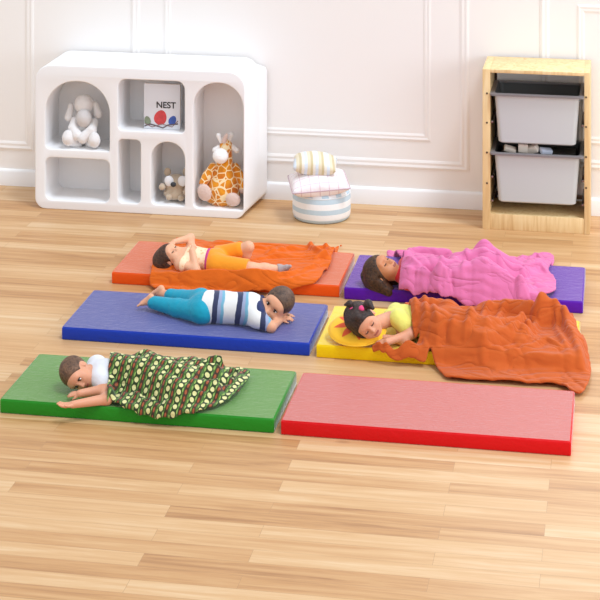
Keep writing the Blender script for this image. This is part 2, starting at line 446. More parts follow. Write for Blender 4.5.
# ---- child on the orange mat: on the back, head left, one arm over the forehead
def A(px, py, h): return at(px, py, T + h)
def child_orange():
    sk = skin('warm_fair', (226, 168, 132), (86, 54, 38)); hm = hairmat('brown_child_hair', (38, 25, 18), (92, 60, 42))
    hc = A(171.5, 256.0, .072)
    r = empty('person', (hc[0] + .3, 9.62, T), 'sleeping child in peach top and orange shorts, arm over forehead, on the orange mat', 'person')
    hp, P, M = head_prims(hc, (.30, -.42, .86), (-.93, .02, .28), .138)
    neck = [A(178, 259, .06), A(187, 259, .055)]
    shN, shF = A(181, 264, .055), A(191, 252, .055)
    elN, wrN = A(196, 270, .035), A(192, 251, .115)
    elF, wrF = A(190.5, 238, .11), A(174, 242, .125)
    hipN, hipF = A(216, 265, .05), A(217, 257, .05)
    knN, anN = A(251, 269, .045), A(279, 269, .035)
    knF, anF = A(248.5, 247, .12), A(244, 262, .035)
    torso = [cap(shN, shF, .036, .036, .03), cap(A(190, 259, .06), A(212, 261, .055), .058, .055, .03), cap(hipN, hipF, .045, .045, .03), cap(A(186, 259, .056), A(192, 259, .06), .05, .055, .03)]
    armN = limb([shN, elN], [.027, .022]) + limb([elN, wrN], [.022, .0155])
    armF = limb([shF, elF], [.026, .021]) + limb([elF, wrF], [.021, .0145])
    legN = limb([hipN, knN], [.047, .034]) + limb([knN, (knN + anN) / 2 + V(0, 0, .0), anN], [.032, .029, .019])
    legF = limb([hipF, knF], [.045, .028]) + limb([knF, (knF + anF) / 2, anF], [.027, .025, .017])
    hN = hand_prims(wrN, nrm(V(.1, .35, .5)), (.3, -.8, .3), .058, 1, 1.1)
    hF = hand_prims(wrF, nrm(A(163.5, 247, .115) - wrF), (.1, .2, 1), .062, -1, .35)
    fN = foot_prims(anN, nrm(V(.72, -.1, .72)), nrm(V(-.7, 0, .7)), .10, 1)
    fF = foot_prims(anF, nrm(V(-.5, -.6, -.1)), V(0, 0, 1), .075, -1)
    body = hp + limb(neck, [.030, .034], .02) + torso + armN + armF + legN + legF + hN + hF + fN + fF
    blob('body', body, sk, r, .0029)
    face_parts(r, P, M, .138, SK['warm_fair'])
    # hair: loose, falling on the blanket
    hr = hair_prims(P, M, .138, 'long') + [cap(P(-.2, -.35, .1), P(-.28, -.4, -.25), .05, .03, .03), cap(P(.2, -.35, .15), P(.3, -.38, -.2), .05, .03, .03), cap(P(0, -.35, .3), P(0, -.42, 0), .05, .05, .03)]
    blob('hair', hr, hm, r, .003)
    top = inflate(torso, .006) + [cut(A(190.5, 260, .05), (-1, .25, 0)), cut(A(209, 262, .05), (1, -.05, 0))]
    blob('tank_top', top, M_peach, r, .003)
    wb = inflate(torso, .008) + [cut(A(207.5, 262, .05), (-1, .05, 0)), cut(A(211, 262, .05), (1, -.05, 0))]
    blob('waistband', wb, M_pinkband, r, .0025)
    e1 = hipN + (knN - hipN) * .92; e2 = hipF + (knF - hipF) * .80
    sh = inflate([torso[2], cap(A(211, 261, .055), A(216, 261, .052), .056, .052, .03)], .008) + inflate(limb([hipN, knN], [.048, .037]), .008) + inflate(limb([hipF, knF], [.048, .036]), .008) + \
        [cut(A(210, 262, .05), (-1, .05, 0)), cut(e1, knN - hipN), ]
    # the far leg's hem needs its own cut, so it is built to length
    sh = inflate([torso[2], cap(A(211, 261, .055), A(216, 261, .052), .056, .052, .03)], .008) + inflate(limb([hipN, e1 + (knN - hipN) * .5], [.048, .037]), .008) + inflate(limb([hipF, hipF + (e2 - hipF) * .86], [.048, .034]), .009) + \
        [cut(A(210, 262, .05), (-1, .05, 0)), cut(e1, knN - hipN)]
    blob('shorts', sh, M_orange_cloth, r, .003)
    so = inflate(fN, .003) + inflate(limb([knN + (anN - knN) * .8, anN], [.022, .021]), .003) + [cut(knN + (anN - knN) * .93, knN - anN)]
    blob('sock', so, M_greysock, r, .0028)
    return body

# ---- boy on the blue mat: prone, head on his arms, feet left
def child_blue():
    sk = skin('tan_fair', (222, 160, 124), (70, 48, 36)); hm = hairmat('short_brown_hair', (58, 42, 34), (112, 84, 66))
    hc = A(276.5, 304.5, .088)
    r = empty('person', (hc[0] - .3, 8.8, T), 'boy in striped shirt and teal trousers lying on his front on the blue mat', 'person')
    s = .170
    hp, P, M = head_prims(hc, (-.20, -.95, .10), (.66, .0, .75), s)
    shN, shF = A(257, 318, .055), A(255, 304, .062)
    elN, wrN = A(271, 327, .025), A(281, 319, .02); elF, wrF = A(272, 305, .03), A(283, 314.5, .02)
    hipN, hipF = A(202, 312, .055), A(201, 301, .066)
    knN, anN = A(178, 308, .042), A(151, 302, .042)
    knF, anF = A(182, 299, .042), A(161, 293.5, .042)
    torso = [cap(shN, shF, .040, .040, .03), cap(A(212, 307, .068), A(250, 309, .072), .062, .070, .03), cap(hipN, hipF, .047, .047, .03), cap(hipN + V(.0, 0, .010), hipF + V(0, 0, .008), .044, .044, .02)]
    armN = limb([shN, elN], [.030, .024]) + limb([elN, wrN], [.024, .017])
    armF = limb([shF, elF], [.030, .023]) + limb([elF, wrF], [.023, .016])
    legN = limb([hipN, knN], [.050, .036]) + limb([knN, (knN + anN) / 2, anN], [.034, .031, .019])
    legF = limb([hipF, knF], [.050, .035]) + limb([knF, (knF + anF) / 2, anF], [.034, .030, .019])
    hN = hand_prims(wrN, nrm(V(.75, .1, .12)), (.1, -.3, 1), .068, 1, .5)
    hF = hand_prims(wrF, nrm(V(.8, -.25, .1)), (0, .2, 1), .066, -1, .3)
    fN = foot_prims(anN, nrm(V(-.75, -.1, -.55)), nrm(V(-.5, -.1, .6)) * -1, .095, 1)
    fF = foot_prims(anF, nrm(V(-.75, .1, -.55)), nrm(V(-.5, .1, .6)) * -1, .095, -1)
    body = hp + limb([A(262, 308, .075), P(0, -.1, -.25)], [.034, .030], .02) + torso + armN + armF + legN + legF + hN + hF + fN + fF
    blob('body', body, sk, r, .003)
    face_parts(r, P, M, s, SK['tan_fair'], 'open')
    blob('hair', hair_prims(P, M, s, 'short'), hm, r, .0028)
    c = A(207, 306, .06)
    off = lambda p: -(p - V(*r.location))[0]
    slv = limb([shN, shN + (elN - shN) * .62], [.036, .036]) + limb([shF, shF + (elF - shF) * .8], [.036, .034])
    shirt = inflate(torso[:2], .009) + [cap(A(205, 307, .066), A(222, 307, .068), .074, .070, .03)] + slv + [cut(A(206.5, 307, .06), (-1, .12, 0)), cut(A(262, 308, .08) + V(.034, 0, .02), (1, .1, .45), .006)]
    x0 = A(206, 307, .06)[0] - r.location[0]
    W, Nv, G, Tl = srgb(226, 224, 222), srgb(44, 50, 84), srgb(150, 160, 190), srgb(112, 168, 192)
    m = striped('striped_jersey', (1, .28, -.1), -x0 + .0, .118, [(0, W), (.20, Nv), (.44, G), (.58, Tl), (.70, W), (.90, W)], warp=.03)
    blob('striped_shirt', shirt, m, r, .003)
    col = inflate(limb([A(259, 308, .082), P(0, -.12, -.33)], [.044, .030], .01), .003)
    blob('scarf', [cap(A(257, 303, .11), A(260, 311, .09), .02, .02, .01), cap(A(260, 311, .09), A(264, 318, .06), .018, .014, .01), cap(A(257, 303, .11), A(262, 298, .115), .018, .014, .01)], M_navyprint, r, .003)
    q = knN + (anN - knN) * .90; q2 = knF + (anF - knF) * .52
    pants = [cut(A(208, 307, .06), (1, -.12, 0))][:0] + inflate([torso[2], torso[3], cap(A(203, 307, .066), A(207, 307, .066), .054, .054, .03)], .006) + inflate(limb([hipN, knN, q], [.050, .038, .026]), .006) + inflate(limb([hipF, knF, q2], [.050, .037, .030]), .006)
    blob('trousers', pants, M_teal, r, .003)
    return body

# ---- girl on the purple mat: on her back under a pink blanket, face up
def child_purple():
    sk = skin('tan_brown', (196, 128, 86), (48, 30, 22)); hm = hairmat('dark_brown_hair', (30, 19, 14), (92, 60, 36))
    hc = A(382, 271, .078); s = .172
    r = empty('person', (hc[0] + .35, 9.6, T), 'girl in a red top under the pink blanket, face turned up, on the purple mat', 'person')
    hp, P, M = head_prims(hc, (.34, -.30, .89), (-.92, .0, .35), s)
    shN, shF = A(409, 281, .055), A(407, 266, .055)
    hipN, hipF = A(457, 283, .06), A(457, 271, .06)
    knN, anN = A(484, 272, .115), A(512, 289, .04); knF, anF = A(483, 262, .115), A(514, 275, .04)
    torso = [cap(shN, shF, .042, .042, .03), cap(A(412, 275, .065), A(452, 278, .062), .06, .058, .03), cap(hipN, hipF, .05, .05, .03)]
    elN, wrN = A(432, 287, .04), A(440, 277, .10)
    elF, wrF = A(432, 268, .05), A(446, 272, .10)
    body = hp + limb([A(393, 274, .065), A(404, 275, .06)], [.031, .036], .02) + torso + limb([shN, elN, wrN], [.028, .023, .016]) + limb([shF, elF, wrF], [.028, .023, .016]) + \
        limb([hipN, knN, anN], [.048, .034, .020]) + limb([hipF, knF, anF], [.048, .034, .020]) + \
        hand_prims(wrN, V(.8, .3, .1), (0, 0, 1), .062, 1, .5) + hand_prims(wrF, V(.8, -.3, .1), (0, 0, 1), .062, -1, .5) + \
        foot_prims(anN, V(.8, -.1, .4), V(-.4, 0, .9), .09, 1) + foot_prims(anF, V(.8, .1, .4), V(-.4, 0, .9), .09, -1)
    blob('body', body, sk, r, .003)
    face_parts(r, P, M, s, SK['tan_brown'], 'closed')
    hr = hair_prims(P, M, s, 'long') + [cap(P(-.30, -.15, .05), P(-.38, -.22, -.55), .045, .028, .03), cap(P(-.2, -.42, .1), P(-.25, -.44, -.6), .04, .03, .03), cap(P(.2, -.40, .1), P(.2, -.44, -.5), .04, .03, .03), cap(P(.3, -.2, .1), P(.36, -.3, -.4), .04, .025, .03)]
    blob('hair', hr, hm, r, .003)
    top = inflate(torso[:2], .007) + [cap(A(399.5, 274, .068), A(408, 275, .06), .040, .046, .02)] + inflate(limb([shN, shN + (elN - shN) * .7], [.03, .028]), .007) + inflate(limb([shF, shF + (elF - shF) * .7], [.03, .028]), .007)
    blob('red_top', top, M_red, r, .003)
    return [p for p in body if p not in hp] if False else (body[len(hp):])

# ---- girl on the yellow mat: on her side, pigtails, rust blanket
def child_yellow():
    sk = skin('tan_rose', (214, 150, 116), (52, 34, 28)); hm = hairmat('near_black_hair', (24, 18, 18), (74, 54, 48))
    hc = A(365, 322.5, .112); s = .158
    r = empty('person', (hc[0] + .35, 8.78, T), 'girl with pigtails in a yellow shirt, head resting on the sun pillow', 'person')
    hp, P, M = head_prims(hc, (.42, -.82, -.10), (-.72, -.24, .52), s)
    shN, shF = A(399, 319, .10), A(396, 312, .07)
    elN, wrN = A(412, 333.5, .045), A(387, 342, .035)
    elF, wrF = A(404, 341, .02), A(384, 338, .03)
    hipN, hipF = A(446, 334, .055), A(446, 324, .085)
    knN, anN = A(484, 344, .045), A(520, 338, .035); knF, anF = A(486, 334, .07), A(522, 330, .045)
    torso = [cap(shN, shF, .036, .036, .03), cap(A(406, 318, .075), A(440, 330, .07), .054, .058, .03), cap(hipN, hipF, .05, .05, .03)]
    armN = limb([shN, elN, wrN], [.030, .024, .0165])
    fa = foot_prims(anN, V(.7, -.5, .1), V(.5, 0, .8), .09, 1) + foot_prims(anF, V(.7, -.4, .1), V(.5, 0, .8), .09, -1)
    body = hp + limb([P(.0, -.1, -.28), A(393, 318, .085)], [.032, .036], .02) + torso + armN + limb([shF, elF, wrF], [.028, .023, .016]) + \
        limb([hipN, knN, anN], [.048, .034, .020]) + limb([hipF, knF, anF], [.048, .034, .020]) + \
        hand_prims(wrN, V(-.85, -.1, -.12), (.1, -.5, .8), .066, 1, .45) + hand_prims(wrF, V(-.85, -.1, -.1), (.1, -.3, .8), .064, -1, .5) + fa
    blob('body', body, sk, r, .003)
    face_parts(r, P, M, s, SK['tan_rose'], 'closed')
    hr = hair_prims(P, M, s, 'long') + [cap(P(.25, -.2, .25), P(-.1, .25, .44), .03, .02, .02), cap(P(0, -.3, .2), P(.2, -.2, -.25), .05, .03, .03), cap(P(.33, .05, .1), P(.35, .1, -.2), .02, .012, .01)]
    blob('hair', hr, hm, r, .003)
    up = -M[0]; b1 = P(-.32, .05, .34); b2 = P(-.12, -.20, .50)
    blob('pigtail', [cap(b1, b1 + up * .022 + V(.014, 0, .006), .013, .019, .01), cap(b1 + up * .022 + V(.014, 0, .006), b1 + V(.050, -.01, .010), .019, .008, .01)], hm, r, .0025)
    blob('pigtail', [cap(b2, b2 + V(-.012, 0, .022), .012, .014, .01), cap(b2 + V(-.012, 0, .022), b2 + V(-.034, 0, .016), .014, .006, .01)], hm, r, .0025)
    blob('hair_tie', [sph(b1 + V(-.004, -.006, .004), .0145)], M_pink_tie, r, .002); blob('hair_tie', [sph(b2 + V(.0, -.003, .0), .0135)], M_pink_tie, r, .002)
    top = inflate(torso[:2], .008) + [cap(A(390.5, 317, .088), A(398, 318, .08), .038, .05, .02)] + inflate(limb([shN, shN + (elN - shN) * .36], [.032, .034]), .008) + [cut(A(428, 326, .07), (1, 0, 0))]
    blob('yellow_shirt', top, M_lemon, r, .003)
    return body[len(hp):]

# ---- boy on the green mat: on his side, arms stretched towards the front left
def child_green():
    sk = skin('fair_rose', (216, 152, 118), (84, 58, 44)); hm = hairmat('light_brown_hair', (66, 46, 34), (122, 88, 64))
    hc = A(77.5, 374, .075); s = .150
    r = empty('person', (hc[0] + .35, 7.9, T), 'boy in a white shirt lying with both arms stretched out on the green mat', 'person')
    hp, P, M = head_prims(hc, (.28, -.78, -.36), (-.88, -.12, .38), s)
    shN, shF = A(101, 378, .062), A(97, 366, .06)
    elN, wrN = A(109, 389, .034), A(80, 393.5, .034)
    elF, wrF = A(107, 399, .024), A(73, 404.5, .022)
    hipN, hipF = A(150, 383, .055), A(150, 372, .08)
    knN, anN = A(180, 398, .04), A(214, 392, .035); knF, anF = A(186, 384, .07), A(222, 380, .04)
    torso = [cap(shN, shF, .042, .040, .03), cap(A(109, 373, .064), A(144, 378, .066), .052, .056, .03), cap(hipN, hipF, .048, .048, .03)]
    armN = limb([shN, elN], [.030, .025]) + limb([elN, wrN], [.025, .0165]); armF = limb([shF, elF], [.028, .023]) + limb([elF, wrF], [.0235, .0155])
    hn = hand_prims(wrN, V(-.9, -.02, -.12), (.1, -.4, .9), .062, -1, .25)
    hf = hand_prims(wrF, V(-.85, -.42, .05), (.1, .25, -.9), .076, 1, .35)
    body = hp + limb([P(0, -.12, -.28), A(96, 371, .07)], [.030, .034], .02) + torso + armN + armF + \
        limb([hipN, knN, anN], [.046, .033, .019]) + limb([hipF, knF, anF], [.046, .033, .019]) + hn + hf + \
        foot_prims(anN, V(.7, -.5, .0), V(.5, 0, .8), .085, 1) + foot_prims(anF, V(.8, -.3, .0), V(.5, 0, .8), .085, -1)
    blob('body', body, sk, r, .0029)
    face_parts(r, P, M, s, SK['fair_rose'], 'open')
    blob('hair', hair_prims(P, M, s, 'short'), hm, r, .0028)
    top = inflate(torso[:2], .008) + [cap(A(94, 370, .072), A(102, 372, .066), .036, .05, .02)] + inflate(limb([shN, shN + (elN - shN) * .5], [.033, .034]), .008) + [cut(A(140, 375, .06), (1, 0, 0))]
    blob('white_shirt', top, M_white_cloth, r, .003)
    return body[len(hp):]
# ------------------------------------------------------------------ shared cloth materials
M_peach = striped('peach_print', (0, 0, 1), 0, 10, [(0, srgb(244, 196, 150))], bump=.4)
def floral():
    m, nt, b = newmat('peach_floral'); tc = N(nt, 'ShaderNodeTexCoord'); v = N(nt, 'ShaderNodeTexVoronoi'); v.inputs['Scale'].default_value = 55
    nt.links.new(tc.outputs['Object'], v.inputs['Vector'])
    nt.links.new(ramp(nt, v.outputs['Distance'], [(0, srgb(226, 140, 84)), (.3, srgb(246, 204, 160)), (.6, srgb(250, 214, 176))], 'LINEAR'), b.inputs['Base Color'])
    b.inputs['Roughness'].default_value = .8; return m
M_peach = floral()
M_pinkband = plain('magenta_waistband', srgb(196, 60, 128), .7, .3)
M_orange_cloth = plain('amber_cotton', srgb(240, 146, 22), .8, .5, 45, .2, .3, dist=.006)
M_greysock = plain('grey_sock_knit', srgb(168, 152, 150), .9, .4, 160, .3)
M_teal = plain('teal_knit', srgb(10, 150, 176), .75, .6, 40, .15, .3, dist=.008)
M_navyprint = plain('navy_print', srgb(40, 50, 96), .8, .4, 80, var=.9)
M_red = plain('red_knit', srgb(206, 24, 44), .8, .3, 60, .2)
M_lemon = plain('lemon_jersey', srgb(228, 222, 110), .8, .6, 30, .2, .3, dist=.008)
M_white_cloth = plain('white_jersey', srgb(222, 222, 226), .8, .6, 30, .1, .3, dist=.008)
M_pink_tie = plain('pink_elastic', srgb(236, 70, 130), .6)

def creases(m, sc=8.5, dist=.03, strength=.7):       # soft wrinkles of the cloth itself, on top of the pile
    nt = m.node_tree; b = nt.nodes['Principled BSDF']; tc = N(nt, 'ShaderNodeTexCoord')
    mp = N(nt, 'ShaderNodeMapping'); mp.inputs['Scale'].default_value = (.55, 1.3, 1.0); mp.inputs['Rotation'].default_value = (0, 0, .35); nt.links.new(tc.outputs['Object'], mp.inputs['Vector'])
    nz = N(nt, 'ShaderNodeTexNoise'); nz.inputs['Scale'].default_value = sc; nz.inputs['Detail'].default_value = 1.5; nz.inputs['Distortion'].default_value = 1.1; nt.links.new(mp.outputs[0], nz.inputs['Vector'])
    v = math_node(nt, 'POWER', math_node(nt, 'ABSOLUTE', math_node(nt, 'SUBTRACT', nz.outputs[0], .5)), .7)
    bp = N(nt, 'ShaderNodeBump'); bp.inputs['Strength'].default_value = strength; bp.inputs['Distance'].default_value = dist; nt.links.new(v, bp.inputs['Height'])
    old = b.inputs['Normal'].links[0].from_node; nt.links.new(bp.outputs[0], old.inputs['Normal'])
def fleece(name, col, rough=.95, sheen=.12, bump=.5, scale=220):
    m = plain(name, srgb(*col), rough, bump, scale, sheen, .2, var=.06); creases(m); return m
def weave_pattern():
    m, nt, b = newmat('green_brown_patterned_knit')
    ax = V(1, -.16, -.12); ax = ax / np.linalg.norm(ax); ay = V(.42, 1, .9); ay = ay / np.linalg.norm(ay)
    tc = N(nt, 'ShaderNodeTexCoord'); nz = N(nt, 'ShaderNodeTexNoise'); nz.inputs['Scale'].default_value = 6
    nt.links.new(tc.outputs['Object'], nz.inputs['Vector'])
    w = math_node(nt, 'MULTIPLY', nz.outputs[0], .02)
    u = math_node(nt, 'ADD', axis_value(nt, ax, 5), w); v = math_node(nt, 'ADD', axis_value(nt, ay, 5), w)
    P = .056
    fu = math_node(nt, 'FRACT', math_node(nt, 'DIVIDE', u, P)); fv = math_node(nt, 'FRACT', math_node(nt, 'DIVIDE', v, .030))
    base = ramp(nt, fu, [(0, srgb(70, 106, 42)), (.12, srgb(40, 58, 24)), (.55, srgb(70, 106, 42)), (.66, srgb(62, 44, 26)), (.94, srgb(70, 106, 42))])
    def dots(c, ru, rv, fvv, off=0.0):
        f = math_node(nt, 'FRACT', math_node(nt, 'ADD', fvv, off)) if off else fvv
        du = math_node(nt, 'DIVIDE', math_node(nt, 'SUBTRACT', fu, c), ru); dv = math_node(nt, 'DIVIDE', math_node(nt, 'SUBTRACT', f, .5), rv)
        d = math_node(nt, 'ADD', math_node(nt, 'POWER', math_node(nt, 'ABSOLUTE', du), 2), math_node(nt, 'POWER', math_node(nt, 'ABSOLUTE', dv), 2))
        return math_node(nt, 'LESS_THAN', d, 1)
    c = base
    for mask, col in ((dots(.335, .165, .34, fv), srgb(216, 210, 146)), (dots(.80, .07, .36, fv, .5), srgb(156, 78, 44)), (dots(.09, .05, .3, fv, .5), srgb(134, 164, 80)), (dots(.58, .05, .3, fv, .5), srgb(134, 164, 80))):
        mx = N(nt, 'ShaderNodeMix', data_type='RGBA'); nt.links.new(mask, mx.inputs[0]); nt.links.new(c, mx.inputs[6]); mx.inputs[7].default_value = col; c = mx.outputs[2]
    nt.links.new(c, b.inputs['Base Color']); b.inputs['Roughness'].default_value = .95; b.inputs['Sheen Weight'].default_value = .15
    n2 = N(nt, 'ShaderNodeTexNoise'); n2.inputs['Scale'].default_value = 150; nt.links.new(tc.outputs['Object'], n2.inputs['Vector']); add_bump(nt, b, n2.outputs[0], .5, .003); creases(m, 10, .02)
    return m

# ------------------------------------------------------------------ room
WY = 11.054
def floor_mat():
    m, nt, b = newmat('oak_plank_floor')
    tc = N(nt, 'ShaderNodeTexCoord'); mp = N(nt, 'ShaderNodeMapping'); nt.links.new(tc.outputs['Object'], mp.inputs['Vector'])
    mp.inputs['Location'].default_value = (.31, .05, 0)
    br = nt.nodes.new('ShaderNodeTexBrick'); br.offset = .37; br.offset_frequency = 2; br.squash = 1
    br.inputs['Scale'].default_value = 1; br.inputs['Mortar Size'].default_value = .0009; br.inputs['Mortar Smooth'].default_value = .4; br.inputs['Bias'].default_value = 0
    br.inputs['Brick Width'].default_value = 1.05; br.inputs['Row Height'].default_value = .098
    br.inputs['Color1'].default_value = (0, 0, 0, 1); br.inputs['Color2'].default_value = (1, 1, 1, 1); br.inputs['Mortar'].default_value = (.5, .5, .5, 1)
    nt.links.new(mp.outputs[0], br.inputs['Vector'])
    sep = N(nt, 'ShaderNodeSeparateColor'); nt.links.new(br.outputs['Color'], sep.inputs[0]); rnd = sep.outputs[0]
    # grain, different on each plank
    cmb = N(nt, 'ShaderNodeCombineXYZ'); s2 = N(nt, 'ShaderNodeSeparateXYZ'); nt.links.new(mp.outputs[0], s2.inputs[0])
    nt.links.new(math_node(nt, 'MULTIPLY_ADD', rnd, 17.0, math_node(nt, 'MULTIPLY', s2.outputs[0], 1.4)), cmb.inputs[0])
    nt.links.new(math_node(nt, 'MULTIPLY_ADD', rnd, 9.0, math_node(nt, 'MULTIPLY', s2.outputs[1], 26)), cmb.inputs[1])
    g = N(nt, 'ShaderNodeTexNoise'); g.inputs['Scale'].default_value = 1.0; g.inputs['Detail'].default_value = 7; g.inputs['Roughness'].default_value = .62; g.inputs['Distortion'].default_value = .6
    nt.links.new(cmb.outputs[0], g.inputs['Vector'])
    g2 = N(nt, 'ShaderNodeTexNoise'); g2.inputs['Scale'].default_value = 3.2; g2.inputs['Detail'].default_value = 5; g2.inputs['Distortion'].default_value = 2.2
    nt.links.new(cmb.outputs[0], g2.inputs['Vector'])
    f = math_node(nt, 'MULTIPLY_ADD', g.outputs[0], .75, math_node(nt, 'MULTIPLY_ADD', rnd, .31, .035))
    f = math_node(nt, 'ADD', f, math_node(nt, 'MULTIPLY', g2.outputs[0], .16))
    col = ramp(nt, f, [(.30, srgb(*FLOOR[0])), (.52, srgb(*FLOOR[1])), (.72, srgb(*FLOOR[2])), (.95, srgb(*FLOOR[3]))], 'LINEAR')
    # knots
    km = N(nt, 'ShaderNodeMapping'); km.inputs['Scale'].default_value = (1.35, 3.1, 1); nt.links.new(mp.outputs[0], km.inputs['Vector'])
    vo = N(nt, 'ShaderNodeTexVoronoi'); vo.inputs['Scale'].default_value = 1.0; nt.links.new(km.outputs[0], vo.inputs['Vector'])
    k = ramp(nt, vo.outputs['Distance'], [(0, (1, 1, 1, 1)), (.03, (.8, .8, .8, 1)), (.075, (0, 0, 0, 1))], 'LINEAR')
    mx = N(nt, 'ShaderNodeMix', data_type='RGBA'); nt.links.new(math_node(nt, 'MULTIPLY', k, .8), mx.inputs[0]); nt.links.new(col, mx.inputs[6]); mx.inputs[7].default_value = srgb(104, 62, 44)
    m2 = N(nt, 'ShaderNodeMix', data_type='RGBA'); nt.links.new(math_node(nt, 'MULTIPLY', br.outputs['Fac'], .45), m2.inputs[0]); nt.links.new(mx.outputs[2], m2.inputs[6]); m2.inputs[7].default_value = srgb(120, 76, 44)
    nt.links.new(m2.outputs[2], b.inputs['Base Color'])
    b.inputs['Roughness'].default_value = .42; b.inputs['Specular IOR Level'].default_value = .45
    add_bump(nt, b, g.outputs[0], .08, .002); return m
FLOOR = [(146, 98, 58), (190, 142, 92), (206, 164, 116), (220, 190, 150)]
M_wall = plain('cream_pink_wall_paint', srgb(244, 240, 236), .55, .1, 60, dist=.001)
M_trim = plain('white_gloss_paint', srgb(244, 243, 243), .4)
bm = bmesh.new(); box(bm, -8, 3.2, 2.0, WY + .12, -.10, 0); fl = from_bm('floor', bm, floor_mat(), smooth=False); tag(fl, kind='structure')
bm = bmesh.new(); box(bm, -8, 3.2, WY, WY + .12, 0, 2.7); wl = from_bm('wall_back', bm, M_wall, smooth=False); tag(wl, kind='structure')
def prof(name, pts, mat, x0, x1):       # horizontal strip with a y/z profile
    vs = [(x, y, z) for x in (x0, x1) for y, z in pts]; n = len(pts)
    fs = [(i, (i + 1) % n, n + (i + 1) % n, n + i) for i in range(n)] + [tuple(range(n)), tuple(range(2 * n - 1, n - 1, -1))]
    bm = bmesh.new(); bb = [bm.verts.new(v) for v in vs]
    for f in fs: bm.faces.new([bb[i] for i in f])
    return from_bm(name, bm, mat)
tag(prof('baseboard_back', [(WY, .0), (WY - .02, 0), (WY - .02, .088), (WY - .016, .096), (WY - .009, .101), (WY, .103)], M_trim, -8, 3.2), kind='structure')
def frame_trim(name, x0, x1, z0, z1, w, dpt):
    bm = bmesh.new(); P = [(0, 0), (0, dpt * .5), (w * .25, dpt), (w * .5, dpt * .55), (w * .75, dpt * .85), (w, dpt * .3), (w, 0)]
    cs = [(x0, z0, 1, 1), (x1, z0, -1, 1), (x1, z1, -1, -1), (x0, z1, 1, -1)]; R_ = []
    for x, z, sx, sz in cs: R_.append([bm.verts.new((x + sx * a, WY - b, z + sz * a)) for a, b in P])
    for i in range(4):
        A_, B_ = R_[i], R_[(i + 1) % 4]
        for j in range(len(P) - 1): bm.faces.new((A_[j], A_[j + 1], B_[j + 1], B_[j]))
    o = from_bm(name, bm, M_wall); o.data.set_sharp_from_angle(angle=.3); return tag(o, kind='structure')
frame_trim('trim_1', -3.05, -.946, .222, 2.1, .055, .008)
frame_trim('trim_2', -2.84, -1.176, .392, 1.9, .045, .006)
frame_trim('trim_3', -5.6, -3.685, .222, 2.1, .055, .008)
frame_trim('trim_4', -.52, 1.5, .272, 1.38, .055, .008)
frame_trim('trim_5', -.30, 1.3, .42, 1.25, .045, .006)

# window frame added out of view on the back wall, round the sheen lamp
M_added_window = plain('added_window_paint', srgb(244, 244, 244), .4)
wx0, wx1, wz0, wz1 = -1.0, 1.6, 1.52, 2.45
bm = bmesh.new(); R_ = []
for a, b_ in ((0, 0), (0, .03), (.07, .03), (.07, 0)):
    R_.append([bm.verts.new((x, WY - b_, z)) for x, z in ((wx0 - .07 + a, wz0 - .07 + a), (wx1 + .07 - a, wz0 - .07 + a), (wx1 + .07 - a, wz1 + .07 - a), (wx0 - .07 + a, wz1 + .07 - a))])
for A_, B_ in zip(R_[:-1], R_[1:]):
    for j in range(4): bm.faces.new((A_[j], A_[(j + 1) % 4], B_[(j + 1) % 4], B_[j]))
tag(from_bm('added_window_1', bm, M_added_window), kind='structure')

# ------------------------------------------------------------------ nap mats
def vinyl(name, col):
    m, nt, b = newmat(name); b.inputs['Base Color'].default_value = srgb(*col)
    b.inputs['Roughness'].default_value = .4; b.inputs['Specular IOR Level'].default_value = .22
    b.inputs['Sheen Weight'].default_value = 1.0; b.inputs['Sheen Roughness'].default_value = .25
    tc = N(nt, 'ShaderNodeTexCoord'); mp = N(nt, 'ShaderNodeMapping'); mp.inputs['Scale'].default_value = (1, 1.3, 1); nt.links.new(tc.outputs['Object'], mp.inputs['Vector'])
    nz = N(nt, 'ShaderNodeTexNoise'); nz.inputs['Scale'].default_value = 16; nz.inputs['Detail'].default_value = 6; nz.inputs['Distortion'].default_value = 1.8; nz.inputs['Roughness'].default_value = .6
    nt.links.new(mp.outputs[0], nz.inputs['Vector']); 
    n2 = N(nt, 'ShaderNodeTexNoise'); n2.inputs['Scale'].default_value = 260; nt.links.new(mp.outputs[0], n2.inputs['Vector'])
    add_bump(nt, b, math_node(nt, 'MULTIPLY_ADD', n2.outputs[0], .25, nz.outputs[0]), .55, .006)
    return m
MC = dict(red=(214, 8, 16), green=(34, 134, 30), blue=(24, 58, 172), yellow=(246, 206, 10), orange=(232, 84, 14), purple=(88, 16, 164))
TOP_SHEEN_C = dict(red=(194, 108, 100), green=(100, 142, 72), blue=(86, 90, 148), yellow=(240, 208, 74), orange=(212, 112, 76), purple=(106, 64, 156))  # paler top colours, with reflected light mixed into them
ML_ = dict(red='plain red nap mat with nothing lying on it, front right', green='green nap mat under the boy with the patterned blanket',
           blue='blue nap mat under the boy in teal trousers', yellow='yellow nap mat under the sun pillow and the rust blanket',
           orange='orange nap mat under the flat orange blanket', purple='purple nap mat under the pink blanket')
def mat_part_meshes():
    bm = bmesh.new(); box(bm, 0, ML, 0, MW, 0, T - .0005, .007, 3)
    me = bpy.data.meshes.new('cover'); bm.to_mesh(me); bm.free(); return me
cover0 = mat_part_meshes()
